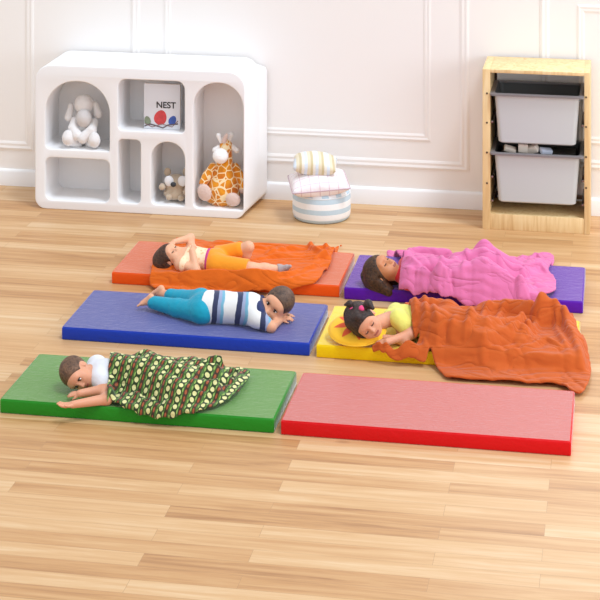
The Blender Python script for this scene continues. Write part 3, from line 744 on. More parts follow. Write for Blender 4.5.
for k, (x, y) in MATS.items():
    r = empty('nap_mat', (x, y, 0), ML_[k], 'mat', 'nap mats in two rows on the wooden floor')
    mt = vinyl(k + '_vinyl', MC[k]); me = cover0.copy(); me.transform(Matrix.Identity(4))
    o = link('cover', me, mt, r); me.set_sharp_from_angle(angle=math.radians(50))
    tp = boxobj('top_panel', x + .006, x + ML - .006, y + .006, y + MW - .006, T - .003, T + .0006, vinyl(k + '_top_vinyl', TOP_SHEEN_C[k]), r, .0005, 1); tp['label'] = 'paler ' + k + ' top with painted-in sheen'  # thin sheet whose paler colour paints in part of the vinyl's sheen
    z = T - .0015; q = .005
    pts = [(x + q, y + q, z), (x + ML - q, y + q, z), (x + ML - q, y + MW - q, z), (x + q, y + MW - q, z)]
    tube('piping', [p for a, b in zip(pts, pts[1:] + pts[:1]) for p in (V(*a) + (V(*b) - V(*a)) * .01, V(*a) + (V(*b) - V(*a)) * .99)], .0026, mt, r, True, 8)

# ------------------------------------------------------------------ shelf unit
SY = 10.6
def rrect(x0, x1, z0, z1, r, n=8):
    if not isinstance(r, tuple): r = (r,) * 4          # bl, br, tr, tl
    P = []
    for (cx, cz, a, q) in ((x0 + r[0], z0 + r[0], math.pi, r[0]), (x1 - r[1], z0 + r[1], 1.5 * math.pi, r[1]), (x1 - r[2], z1 - r[2], 0, r[2]), (x0 + r[3], z1 - r[3], .5 * math.pi, r[3])):
        for t in np.linspace(0, math.pi / 2, n): P.append((cx + q * math.cos(a + t), cz + q * math.sin(a + t)))
    return P
def panel_with_holes(name, outer, holes, y0, depth, bevel, mat, parent):
    cu = bpy.data.curves.new(name, 'CURVE'); cu.dimensions = '2D'; cu.fill_mode = 'BOTH'
    for P in [outer] + holes:
        Q = [P[0]]
        for p in P[1:]:
            if math.hypot(p[0] - Q[-1][0], p[1] - Q[-1][1]) > 1e-4: Q.append(p)
        s = cu.splines.new('POLY'); s.points.add(len(Q) - 1); s.use_cyclic_u = True
        for i, p in enumerate(Q): s.points[i].co = (p[0], p[1], 0, 1)
    cu.extrude = depth / 2 - bevel; cu.bevel_depth = bevel; cu.bevel_resolution = 3; cu.offset = -bevel
    tmp = bpy.data.objects.new('tmp', cu); C.objects.link(tmp); dg = bpy.context.evaluated_depsgraph_get()
    me = bpy.data.meshes.new_from_object(tmp.evaluated_get(dg)); bpy.data.objects.remove(tmp)
    me.transform(Matrix(((1, 0, 0, 0), (0, 0, -1, 0), (0, 1, 0, 0), (0, 0, 0, 1))))   # xy -> xz, thickness along y
    me.transform(Matrix.Translation((-parent.location.x, y0 + depth / 2 - parent.location.y, -parent.location.z)))
    bm = bmesh.new(); bm.from_mesh(me); bmesh.ops.remove_doubles(bm, verts=bm.verts, dist=1e-5); bmesh.ops.recalc_face_normals(bm, faces=bm.faces); bm.to_mesh(me); bm.free()
    me.materials.clear(); o = link(name, me, mat, parent); me.set_sharp_from_angle(angle=math.radians(40)); return o
M_shelf = plain('white_lacquer', srgb(243, 242, 242), .45)
sh = empty('display_shelf', (-2.88, SY + .22, 0), 'white display shelf with rounded cut-out cubbies holding plush toys, against the wall', 'shelf')
SX0, SX1, STOP = -3.526, -2.231, .868
outer = rrect(SX0, SX1, 0, STOP, (.065, .065, .10, .10))
holes = [rrect(-3.462, -3.060, .362, .775, (.03, .012, .19, .19), 12), rrect(-3.462, -3.060, .055, .312, .04), rrect(-3.008, -2.868, .058, .440, .03),
         rrect(-3.008, -2.598, .492, .80, (.03, .025, .05, .05)), rrect(-2.804, -2.597, .058, .436, (.03, .012, .10, .10), 12), rrect(-2.545, -2.242, .050, .800, (.03, .012, .145, .145), 12)]
panel_with_holes('carcass', outer, holes, SY, .27, .006, M_shelf, sh)
panel_with_holes('back_body', outer, [], SY + .268, WY - .021 - SY - .268, .004, M_shelf, sh)
for o in sh.children:                     # the right-hand side leans outwards towards the wall
    for v in o.data.vertices:
        if v.co.x + sh.location.x > SX1 - .012: v.co.x += .048 * (v.co.y + sh.location.y - SY) / .43
sh_in = SY + .268

# ------------------------------------------------------------------ storage rack
CY = 10.662
def pine():
    m, nt, b = newmat('light_pine'); tc = N(nt, 'ShaderNodeTexCoord'); mp = N(nt, 'ShaderNodeMapping'); mp.inputs['Scale'].default_value = (28, 28, 2.2)
    nt.links.new(tc.outputs['Object'], mp.inputs['Vector']); nz = N(nt, 'ShaderNodeTexNoise'); nz.inputs['Scale'].default_value = 1; nz.inputs['Detail'].default_value = 5; nz.inputs['Distortion'].default_value = 1.3
    nt.links.new(mp.outputs[0], nz.inputs['Vector'])
    nt.links.new(ramp(nt, nz.outputs[0], [(.25, srgb(212, 172, 116)), (.5, srgb(230, 198, 144)), (.75, srgb(238, 212, 164))], 'LINEAR'), b.inputs['Base Color'])
    b.inputs['Roughness'].default_value = .55; return m
M_pine = pine(); M_dark = plain('dark_socket', srgb(60, 34, 22), .7); M_rim = plain('grey_plastic_rim', srgb(128, 122, 122), .4)
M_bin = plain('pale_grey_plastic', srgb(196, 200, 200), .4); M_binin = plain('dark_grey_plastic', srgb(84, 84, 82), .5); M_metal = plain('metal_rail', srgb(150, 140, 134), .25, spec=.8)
M_metal.node_tree.nodes['Principled BSDF'].inputs['Metallic'].default_value = .9
RX0, RX1, RTOP = -.834, -.217, .93
rk = empty('storage_rack', (-.525, CY + .19, 0), 'light pine storage rack holding two grey bins, against the wall', 'rack')
for s in (0, 1):
    x0 = RX0 if s == 0 else RX1 - .032; x1 = x0 + (.044 if s == 0 else .032)
    sp = boxobj('side_panel', x0, x1, CY, WY - .021 if False else CY + .365, 0, RTOP, M_pine, rk, .002)
    for z in (.268, .446, .619, .79):
        bm = bmesh.new(); c = bmesh.ops.create_cone(bm, cap_ends=True, segments=12, radius1=.0055, radius2=.0055, depth=.004)
        for v in c['verts']: v.co = Vector((v.co.x + (x0 + x1) / 2 + (-.006 if s else .004), CY - .001 + v.co.z, z + v.co.y)) - rk.location
        from_bm('dowel_hole', bm, M_dark, rk)
boxobj('plinth', RX0 + .044, RX1 - .032, CY + .004, CY + .022, .0, .09, M_pine, rk, .002)
boxobj('bottom_shelf', RX0 + .044, RX1 - .032, CY + .022, CY + .36, .07, .088, M_pine, rk, .002)
boxobj('top_panel', RX0 + .044, RX1 - .032, CY, CY + .365, RTOP - .02, RTOP, M_pine, rk, .002)
for x in (RX0 + .052, RX1 - .040):
    for z in (.16, .30, .446, .62, .79):
        boxobj('rail', x - .008, x + .008, CY + .03, CY + .35, z - .008, z + .004, M_metal if z in (.16, .30, .62) else M_rim, rk, .001)
boxobj('shade_strip', RX0 + .046, RX0 + .060, CY + .335, CY + .36, .088, RTOP - .02, M_dark, rk, .001)  # dark strip put in for the shade inside the left upright
boxobj('rear_crossbar', RX0 + .044, RX1 - .032, CY + .35, CY + .362, .10, .125, M_metal, rk, .001)
def storage_bin(ztop, label):
    r = empty('storage_bin', (-.525, CY + .18, ztop - .292), label, 'bin', 'grey bins in the pine rack')
    bx0, bx1, by0, by1 = -.765, -.275, CY - .004, CY + .335; th = .004
    L = [(ztop - .010, 0), (ztop - .285, .022), (ztop - .292, .034)]
    bm = bmesh.new(); rings = []
    def ring(z, ins, extra=0):
        P = rrect(bx0 + ins + extra, bx1 - ins - extra, by0 + ins * .6 + extra, by1 - ins * .6 - extra, .028 if ins < .03 else .02, 6)
        return [bm.verts.new((p[0] - r.location.x, p[1] - r.location.y, z - r.location.z)) for p in P]
    for z, i in L: rings.append(ring(z, i))
    for a, b_ in zip(rings[:-1], rings[1:]):
        for j in range(len(a)): bm.faces.new((a[j], a[(j + 1) % len(a)], b_[(j + 1) % len(a)], b_[j]))
    bm.faces.new(rings[-1])
    tub = from_bm('tub', bm, M_bin, r)
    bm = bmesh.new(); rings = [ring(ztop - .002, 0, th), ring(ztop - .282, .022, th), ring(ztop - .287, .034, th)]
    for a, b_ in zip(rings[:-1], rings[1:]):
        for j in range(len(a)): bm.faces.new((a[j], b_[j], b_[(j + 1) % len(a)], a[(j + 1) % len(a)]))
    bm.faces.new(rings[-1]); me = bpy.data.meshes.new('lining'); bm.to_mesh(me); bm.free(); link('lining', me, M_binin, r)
    # rim flange with a turned-down lip
    ox0, ox1, oy0, oy1 = -.790, -.2503, CY - .026, CY + .350
    bm = bmesh.new(); prof_ = [(0, 0), (0, .010), (.004, .012), (.026, .012), (.028, .004), (.026, 0)]
    R2 = []
    for ins, dz in prof_:
        P = rrect(ox0 + ins * (1 if ins < .02 else 1), ox1 - ins, oy0 + ins, oy1 - ins, .02, 6)
        R2.append([bm.verts.new((p[0] - r.location.x, p[1] - r.location.y, ztop - .012 + dz - r.location.z)) for p in P])
    for i in range(len(R2)):
        a, b_ = R2[i], R2[(i + 1) % len(R2)]
        for j in range(len(a)): bm.faces.new((a[j], a[(j + 1) % len(a)], b_[(j + 1) % len(a)], b_[j]))
    from_bm('rim', bm, M_rim, r); return r
storage_bin(.452, 'lower grey bin with wooden toy pieces showing above its rim, in the pine rack')
storage_bin(.795, 'upper grey bin in the pine rack, above the bin with the toy pieces')
# pieces in the lower bin
M_piece = plain('cream_wood_piece', srgb(232, 216, 200), .6, .2); M_piece2 = plain('brown_wood_piece', srgb(178, 132, 100), .6, .2); M_piece3 = plain('bluish_white_piece', srgb(214, 218, 232), .6, .2)
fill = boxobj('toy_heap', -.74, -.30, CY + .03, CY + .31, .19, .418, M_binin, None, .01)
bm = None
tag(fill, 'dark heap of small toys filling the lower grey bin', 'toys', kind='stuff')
for nm, px, py, w, hh, rot, mm, lab in (('toy_block', 510, 149, .07, .022, (.5, .3, .3), M_piece, 'cream wedge-shaped toy block at the left end of the lower bin'),
                                ('toy_block', 523, 147.5, .055, .05, (.1, .05, .1), M_piece, 'upright cream toy block behind the others in the lower bin'),
                                ('toy_block', 532, 149, .075, .04, (.4, -.35, -.4), M_piece, 'tilted cream toy block between the upright one and the bluish one'),
                                ('toy_block', 546, 151, .07, .028, (.3, .15, .5), M_piece3, 'bluish white toy block at the right in the lower bin')):
    p = at_y(px, py, CY + .07); bm = bmesh.new(); box(bm, -w / 2, w / 2, -.02, .02, -hh / 2, hh / 2, .003, 2)
    o = from_bm(nm, bm, mm); o.location = tuple(p); o.rotation_euler = rot; tag(o, lab, 'toy block', 'toy blocks in the lower bin')

# ------------------------------------------------------------------ pouf and cushions
pc = at(322, 212, 0); pc = V(-1.795, 10.74, 0); PR, PH = .172, .172
stripeb = [(0, srgb(238, 238, 236)), (.5, srgb(172, 202, 218))]
pf = empty('pouf', pc, 'round pouf with pale blue and white stripes, under the two cushions', 'pouf')
def lathe(name, pr, mat, parent, seg=56):
    bm = bmesh.new(); R_ = []
    for r_, z in pr: R_.append([bm.verts.new((r_ * math.cos(a), r_ * math.sin(a), z)) for a in np.linspace(0, 2 * math.pi, seg, endpoint=False)])
    for a, b_ in zip(R_[:-1], R_[1:]):
        for j in range(seg): bm.faces.new((a[j], a[(j + 1) % seg], b_[(j + 1) % seg], b_[j]))
    bm.faces.new(R_[0]); bm.faces.new(R_[-1]); return from_bm(name, bm, mat, parent, auto=False)
lathe('side_cover', [(PR * .90, 0), (PR * .97, .008), (PR, .03), (PR * 1.01, .08), (PR, PH * .82), (PR * .975, PH * .88)], striped('pouf_side_stripes', (0, 0, 1), .004, .062, [(0, srgb(190, 210, 220)), (.45, srgb(240, 240, 238))], warp=.006), pf)
lathe('top_cover', [(PR * .976, PH * .875), (PR * .95, PH * .93), (PR * .85, PH * .985), (PR * .5, PH * 1.01), (.01, PH * 1.015)], striped('pouf_top_stripes', (.82, .57, 0), 1, .085, [(0, srgb(190, 210, 220)), (.45, srgb(240, 240, 238))], warp=.006), pf)
tube('piping', [pc + V(PR * .985 * math.cos(a), PR * .985 * math.sin(a), PH * .865) for a in np.linspace(0, 2 * math.pi, 48, endpoint=False)], .004, plain('white_piping', srgb(230, 236, 238), .8), pf, True, 6)
def cushion(name, c, a, b_, th, rotz, tilt, mat, label, group, pipe=None, n=30):
    r = empty(name, c, label, 'cushion', group); r.rotation_euler = (tilt[0], tilt[1], rotz)
    vs = []; fs = []
    for s in (1, -1):
        o0 = len(vs)
        for i in range(n + 1):
            for j in range(n + 1):
                u, v = 2 * i / n - 1, 2 * j / n - 1
                e = ((1 - u ** 2) * (1 - v ** 2)); z = th / 2 * max(e, 0) ** .42
                kx = 1 - .07 * (1 - v * v) * 1 ; ky = 1 - .07 * (1 - u * u)
                z += .004 * (vnoise(np.array(u * 3 + 5.), np.array(v * 3 + 2.), 2) - .5) * e
                vs.append((a / 2 * u * ky * (1), b_ / 2 * v * kx, s * float(z)))
        for i in range(n):
            for j in range(n):
                q = (o0 + i * (n + 1) + j, o0 + (i + 1) * (n + 1) + j, o0 + (i + 1) * (n + 1) + j + 1, o0 + i * (n + 1) + j + 1)
                fs.append(q if s > 0 else q[::-1])
    bm = bmesh.new(); bv = [bm.verts.new(v) for v in vs]
    for f in fs: bm.faces.new([bv[i] for i in f])
    bmesh.ops.remove_doubles(bm, verts=bm.verts, dist=1e-4); from_bm('cover', bm, mat, r, auto=False)
    if pipe:
        pts = []
        for (u0, v0), (u1, v1) in zip(((-1, -1), (1, -1), (1, 1), (-1, 1)), ((1, -1), (1, 1), (-1, 1), (-1, -1))):
            for t in np.linspace(0, 1, 9)[:-1]:
                u, v = u0 + (u1 - u0) * t, v0 + (v1 - v0) * t; pts.append(V(a / 2 * u * (1 - .07 * (1 - u * u)) if abs(v) == 1 and False else a / 2 * u * (1 - .07 * (1 - u * u)), b_ / 2 * v * (1 - .07 * (1 - v * v)), 0))
        tube('piping', [p + V(*c) for p in pts], .003, pipe, r, True, 6)
    return r
M_check = None
def checked():
    m, nt, b = newmat('pale_pink_check'); c = srgb(240, 232, 232)
    u = math_node(nt, 'FRACT', math_node(nt, 'DIVIDE', axis_value(nt, (1, 0, 0), 1), .055)); v = math_node(nt, 'FRACT', math_node(nt, 'DIVIDE', axis_value(nt, (0, 1, 0), 1), .055))
    l = math_node(nt, 'MAXIMUM', math_node(nt, 'LESS_THAN', u, .09), math_node(nt, 'LESS_THAN', v, .09))
    mx = N(nt, 'ShaderNodeMix', data_type='RGBA'); nt.links.new(l, mx.inputs[0]); mx.inputs[6].default_value = c; mx.inputs[7].default_value = srgb(222, 200, 206); nt.links.new(mx.outputs[2], b.inputs['Base Color']); b.inputs['Roughness'].default_value = .85
    tc = N(nt, 'ShaderNodeTexCoord'); nz = N(nt, 'ShaderNodeTexNoise'); nz.inputs['Scale'].default_value = 18; nt.links.new(tc.outputs['Object'], nz.inputs['Vector']); add_bump(nt, b, nz.outputs[0], .6, .012); return m
cushion('cushion', pc + V(-.01, -.045, PH + .043), .34, .28, .145, .28, (.10, -.06), checked(), 'pale pink checked cushion lying on the striped pouf, under the smaller cushion', 'cushions stacked on the pouf', plain('mauve_piping', srgb(196, 166, 176), .8))
cushion('cushion', pc + V(-.035, -.03, PH + .148), .255, .20, .135, .12, (.12, .06), striped('beige_stripe_cloth', (1, .15, 0), .03, .066, [(0, srgb(206, 190, 148)), (.22, srgb(234, 228, 212)), (.45, srgb(214, 224, 232)), (.72, srgb(226, 214, 184))], warp=.01),
        'small beige and pale blue striped cushion on top of the checked cushion', 'cushions stacked on the pouf')

# ------------------------------------------------------------------ plush toys and book in the shelf
def plush(name, col, scale=120, b=.8): return plain(name, srgb(*col), .95, b, scale, .5, .2, dist=.006)
PW, PG, PB = plush('white_plush', (236, 232, 230)), plush('pale_grey_plush', (214, 210, 208)), plush('beige_plush', (196, 176, 152))
def S(px, py, dy): return at_y(px, py, SY + dy)
# white long-armed plush in the upper left cubby
r = empty('plush_toy', (S(81, 148, .12)[0], SY + .13, .362), 'white plush toy sitting with spread legs in the upper left cubby', 'plush toy', 'plush toys in the white shelf')
blob('body', [ell(S(84, 128, .14), (.082, .065, .105), None), sph(S(84, 104, .12), .058)], PW, r, .004)
blob('muzzle', [ell(S(84, 118, .07), (.047, .040, .056))], PG, r, .004)
for p, q in ((S(71, 106, .13), S(69, 117, .11)), (S(95, 104, .14), S(98, 114, .13))): blob('ear', [cap(p, q, .018, .026)], PW, r, .004)
for a, b_, c in ((S(75, 121, .10), S(73, 128, .07), S(77, 135, .05)), (S(94, 122, .12), S(92, 130, .06), S(83, 138, .045))): blob('arm', [cap(a, b_, .027, .028), cap(b_, c, .028, .034)], PW, r, .004)
for a, b_ in ((S(78, 143, .09), S(68, 138.5, .035)), (S(90, 143, .10), S(94.5, 140.5, .035))): blob('leg', [cap(a, b_, .030, .034), ell(b_ + V(0, -.002, .004), (.034, .026, .048))], PW, r, .004)
# beige bear
r = empty('plush_toy', (S(176, 200, .1)[0], SY + .13, .058), 'beige plush bear with white eye patches and a dark nose in the small arched cubby', 'plush toy', 'plush toys in the white shelf')
blob('body', [ell(S(176, 193, .10), (.075, .055, .040)), ell(S(176, 183, .11), (.070, .055, .055), None, .02)], PB, r, .003)
for x in (167.5, 186): blob('ear', [ell(S(x, 172, .12), (.022, .014, .026))], PB, r, .003)
for x in (169, 182.5): blob('eye_patch', [ell(S(x, 181, .062), (.029, .013, .032), None)], plain('white_felt', srgb(238, 238, 240), .9), r, .0025)
blob('nose', [ell(S(173.3, 184.5, .040), (.017, .013, .015))], plain('charcoal_felt', srgb(52, 54, 58), .7), r, .0025)
for a, b_ in ((S(163, 186, .08), S(162, 187, .05)), (S(188, 188, .08), S(186, 192, .05)), (S(170, 196, .08), S(169, 197, .05)), (S(181, 197, .08), S(181, 198, .05))): blob('paw', [cap(a, b_, .02, .019)], PB, r, .003)
# giraffe
def giraffe_mat():
    m, nt, b = newmat('giraffe_print_plush'); tc = N(nt, 'ShaderNodeTexCoord')
    v = N(nt, 'ShaderNodeTexVoronoi'); v.feature = 'DISTANCE_TO_EDGE'; v.inputs['Scale'].default_value = 24; v.inputs['Randomness'].default_value = .8; nt.links.new(tc.outputs['Object'], v.inputs['Vector'])
    nz = N(nt, 'ShaderNodeTexNoise'); nz.inputs['Scale'].default_value = 14; nt.links.new(tc.outputs['Object'], nz.inputs['Vector'])
    oc = ramp(nt, nz.outputs[0], [(.35, srgb(204, 108, 10)), (.65, srgb(236, 156, 20))], 'LINEAR')
    k = ramp(nt, v.outputs[0], [(.0, (1, 1, 1, 1)), (.055, (1, 1, 1, 1)), (.08, (0, 0, 0, 1))], 'LINEAR')
    mx = N(nt, 'ShaderNodeMix', data_type='RGBA'); nt.links.new(k, mx.inputs[0]); nt.links.new(oc, mx.inputs[6]); mx.inputs[7].default_value = srgb(250, 226, 180); nt.links.new(mx.outputs[2], b.inputs['Base Color'])
    b.inputs['Roughness'].default_value = .9; b.inputs['Sheen Weight'].default_value = .3
    n2 = N(nt, 'ShaderNodeTexNoise'); n2.inputs['Scale'].default_value = 160; nt.links.new(tc.outputs['Object'], n2.inputs['Vector']); add_bump(nt, b, n2.outputs[0], .5, .004); return m
MG = giraffe_mat(); MS = plush('dusty_pink_plush', (222, 196, 184)); MF = plush('white_fluff', (250, 248, 246), 60, 1.0)
r = empty('plush_toy', (S(222, 205, .1)[0], SY + .13, .050), 'plush giraffe with orange spots and a white muzzle sitting in the tall right cubby', 'plush toy', 'plush toys in the white shelf')
blob('body', [ell(S(223, 185, .12), (.098, .080, .112), None, .03), ell(S(223, 193, .12), (.102, .082, .085), None, .03), cap(S(224, 172, .12), S(226.5, 145, .12), .060, .030, .03), sph(S(225.5, 146, .12), .034, .02)], MG, r, .004)
blob('muzzle', [ell(S(220.5, 156, .055), (.047, .045, .045))], MF, r, .0035)
for a, b_ in ((S(221, 142, .10), S(218.5, 135.5, .10)), (S(229, 142, .13), S(231, 135, .13))): blob('horn', [cap(a, b_, .009, .015)], MF, r, .003)
blob('forelock', [cap(S(224, 141, .085), S(226.5, 135, .08), .015, .010)], MS, r, .003)
for a, b_ in ((S(219, 147, .11), S(215, 150, .10)), (S(231, 146, .13), S(236.5, 150.5, .13))): blob('ear', [cap(a, b_, .014, .017)], MF, r, .003)
for k_, (a, b_, c) in enumerate(((S(213, 167, .10), S(207, 176, .07), S(203.5, 182.5, .055)), (S(235, 167, .14), S(241, 178, .12), S(243, 188, .11)))):
    arm = blob('arm', [cap(a, b_, .026, .027), cap(b_, c, .027, .026)], MG, r, .0035)
    blob('paw', [ell(c + V(0, -.004, -.008), (.023, .023, .027))], MS, r, .0035)
for a, b_, m_ in ((S(212, 198, .10), S(204.5, 192.5, .035), -.35), (S(232, 202, .10), S(233, 199.5, .035), .15)):
    blob('leg', [cap(a, b_ + V(0, .02, 0), .034, .034)], MG, r, .004)
    cs, sn = math.cos(m_), math.sin(m_)
    blob('foot_sole', [ell(b_, (.042, .020, .052) if m_ < 0 else (.046, .020, .040), [[cs, 0, -sn], [0, 1, 0], [sn, 0, cs]])], MS, r, .0035)
# book
bk0, bk1 = S(144, 131, .07), S(180, 131, .07)
r = empty('picture_book', ((bk0[0] + bk1[0]) / 2, SY + .09, .492), 'white picture book titled NEST with coloured eggs, standing in the upper middle cubby', 'book')
bx0, bx1, by, bz0, bz1 = bk0[0], bk1[0], SY + .07, .4935, .765
M_cov = plain('white_glossy_cover', srgb(226, 228, 234), .25); M_pages = plain('paper_edges', srgb(206, 196, 184), .8)
boxobj('front_cover', bx0, bx1, by, by + .003, bz0, bz1, M_cov, r, .001); boxobj('back_cover', bx0, bx1, by + .03, by + .033, bz0, bz1, M_cov, r, .001)
boxobj('pages', bx0 + .004, bx1 - .003, by + .0032, by + .0298, bz0 + .003, bz1 - .003, M_pages, r, 0)
cu = bpy.data.curves.new('title', 'FONT'); cu.body = 'NEST'; cu.size = .052; cu.extrude = .0006; cu.align_x = 'CENTER'; cu.offset = .001
tmp = bpy.data.objects.new('tmp', cu); C.objects.link(tmp); me = bpy.data.meshes.new_from_object(tmp.evaluated_get(bpy.context.evaluated_depsgraph_get())); bpy.data.objects.remove(tmp)
me.name = 'title'; me.transform(Matrix.Rotation(math.pi / 2, 4, 'X')); p = S(166, 108, .07) - V(*r.location); me.transform(Matrix.Translation((p[0], by - r.location.y - .0008, p[2]))); link('title', me, plain('black_ink', srgb(40, 38, 42), .6), r, smooth=False)
def disc(name, px, py, rx, rz, ang, col):
    c = S(px, py, .07) - V(*r.location); bm = bmesh.new(); P = []
    for t in np.linspace(0, 2 * math.pi, 28, endpoint=False):
        e = 1 - .12 * math.sin(t); x, z = rx * math.cos(t) * e, rz * math.sin(t)
        P.append((c[0] + x * math.cos(ang) - z * math.sin(ang), c[2] + x * math.sin(ang) + z * math.cos(ang)))
    y1 = by - r.location.y
    f0 = [bm.verts.new((x, y1 - .0012, z)) for x, z in P]; f1 = [bm.verts.new((x, y1 - .0001, z)) for x, z in P]
    bm.faces.new(f0); bm.faces.new(f1[::-1])
    for i in range(28): bm.faces.new((f0[i], f0[(i + 1) % 28], f1[(i + 1) % 28], f1[i]))
    o = from_bm(name, bm, plain(name + '_print', srgb(*col), .4, var=.5, scale=300), r, smooth=False); return o
tag(disc('printed_egg', 160.5, 117.5, .038, .045, -.3, (206, 70, 74)), 'red printed egg'); tag(disc('printed_egg', 172.5, 120.5, .022, .030, -.5, (60, 92, 170)), 'blue printed egg'); tag(disc('printed_egg', 147.5, 120.5, .020, .027, .2, (128, 140, 116)), 'grey green printed egg')
tw = [S(x, y, .068) for x, y in ((144.5, 126), (150, 124), (157, 126), (163, 128), (168, 125), (178, 124))]
tube('printed_twig', tw, .0035, plain('twig_print', srgb(96, 80, 84), .5), r)
tube('printed_twig', [S(x, y, .068) for x, y in ((144.5, 123), (152, 127), (162, 124), (172, 127), (178, 121))], .0025, plain('twig_print_pale', srgb(150, 120, 116), .5), r)
# ------------------------------------------------------------------ children and what lies on the mats
b_orange = child_orange(); b_blue = child_blue(); b_purple = child_purple(); b_yellow = child_yellow(); b_green = child_green()

o, _ = blanket('blanket', fleece('orange_fleece', (214, 98, 22)),
    [(150, 283), (151, 270), (155, 258), (166, 247), (184, 239.5, .05), (204, 239, .055), (232, 240, .055), (262, 241, .055), (284, 240, .05), (306, 243, .05), (324, 244, .05), (341, 240.5, .045),
     (339, 247), (332, 256), (331, 263), (325, 269), (318, 280), (303, 286), (285, 288), (262, 290), (235, 291.5), (208, 292), (182, 290), (160, 288)],
    ['orange'], tents=(), 
    folds=[[(154, 266, .014, .010), (175, 271, .022, .010), (205, 272, .018, .010), (240, 274, .022, .010), (275, 275, .018, .010)],
           [(160, 262, .010, .010), (180, 268, .012, .009), (210, 269.5, .010, .009)], [(215, 246, .018, .010), (250, 251, .014, .010), (275, 250, .010, .010)],
           [(152, 277, .012, .014), (180, 282, .034, .014), (215, 280, .024, .014), (250, 282, .034, .014), (285, 279, .028, .014), (310, 268, .016, .014)],
           [(158, 268, .012, .012), (190, 275, .014, .014), (230, 275, .012, .014), (262, 277, .016, .015), (300, 272, .014, .015)],
           [(170, 287, .012, .012), (230, 287, .012, .012), (262, 286, .012, .012), (290, 282, .012, .012), (318, 274, .01, .012)],
           [(205, 243, .014, .014), (235, 247, .008, .014), (262, 244, .016, .014), (300, 248, .008, .014)],
           [(262, 258, .014, .012), (285, 252, .016, .012), (300, 251, .006, .012)], [(250, 263, .010, .012), (275, 259, .012, .010), (296, 259, .006, .01)],
           [(305, 243, .016, .012), (312, 252, .024, .014), (322, 258, .024, .014), (328, 262, .02, .014)], [(318, 245, .014, .01), (326, 250, .016, .01), (331, 255, .014, .01)],
           [(312, 265, .02, .012), (320, 262, .03, .014), (330, 259, .02, .012)], [(300, 276, .014, .012), (311, 272, .02, .012), (322, 268, .02, .012)],
           [(330, 246, .014, .012), (340, 242, .010, .012)]],
    noise=[(.08, .40, .036, .014, 3), (.5, .24, .05, .007, 9)], t=.011)
tag(o, 'orange fleece blanket spread flat under the child in orange shorts', 'blanket', 'blankets on the nap mats')

o, _ = blanket('blanket', fleece('pink_fleece', (212, 112, 156)),
    [(386, 256.5, .01), (392, 249.5, .04), (410, 249, .05), (432, 251, .05), (452, 252, .06), (476, 254, .06), (500, 256, .05), (522, 255, .04), (544, 251, .04), (554, 255, .035),
     (551, 263), (549, 270), (556, 281), (553, 291), (540, 298), (523, 303), (505, 306), (487, 309), (472, 306), (462, 303), (452, 297), (440, 294), (424, 292.5), (410, 291), (400, 289), (399, 283), (405, 277, .06), (408, 270, .08), (402, 263, .06), (393, 260, .03)],
    ['purple'], body=b_purple, tents=[[(484, 243, .165, .14)], [(484, 246, .15, .12), (520, 266, .06, .10), (540, 262, .045, .08)], [(408, 264, .115, .07), (430, 262, .12, .10), (456, 262, .12, .10)], [(392, 256, .06, .05), (420, 250, .07, .06), (448, 251, .07, .06)]],
    folds=[[(404, 266, .02, .014), (418, 272, .024, .016), (428, 282, .018, .016)], [(400, 284, .014, .014), (425, 280, .016, .014), (455, 282, .014, .014)],
           [(470, 250, .016, .012), (464, 268, .014, .014), (448, 284, .012, .014)], [(492, 250, .018, .012), (500, 268, .018, .014), (508, 284, .012, .014)],
           [(505, 254, .016, .012), (530, 252, .020, .012), (550, 252, .018, .012)], [(512, 262, .014, .01), (535, 260, .018, .01), (548, 262, .014, .01)],
           [(515, 274, .016, .012), (538, 268, .018, .012), (550, 276, .020, .014)], [(470, 288, .018, .014), (495, 290, .012, .014), (520, 284, .018, .014), (548, 284, .012, .014)],
           [(440, 290, .012, .012), (470, 296, .02, .014), (500, 300, .016, .014), (530, 294, .018, .014)], [(392, 254, .012, .012), (404, 258, .014, .012), (418, 256, .012, .012)],
           [(436, 254, .014, .012), (442, 266, .014, .012), (436, 280, .012, .012)], [(456, 286, .018, .012), (466, 294, .02, .012), (478, 302, .016, .012)]],
    noise=[(.25, .28, .040, .012, 5), (-.9, .22, .045, .010, 12)], t=.011)
tag(o, 'bright pink blanket over the girl on the purple mat', 'blanket', 'blankets on the nap mats')

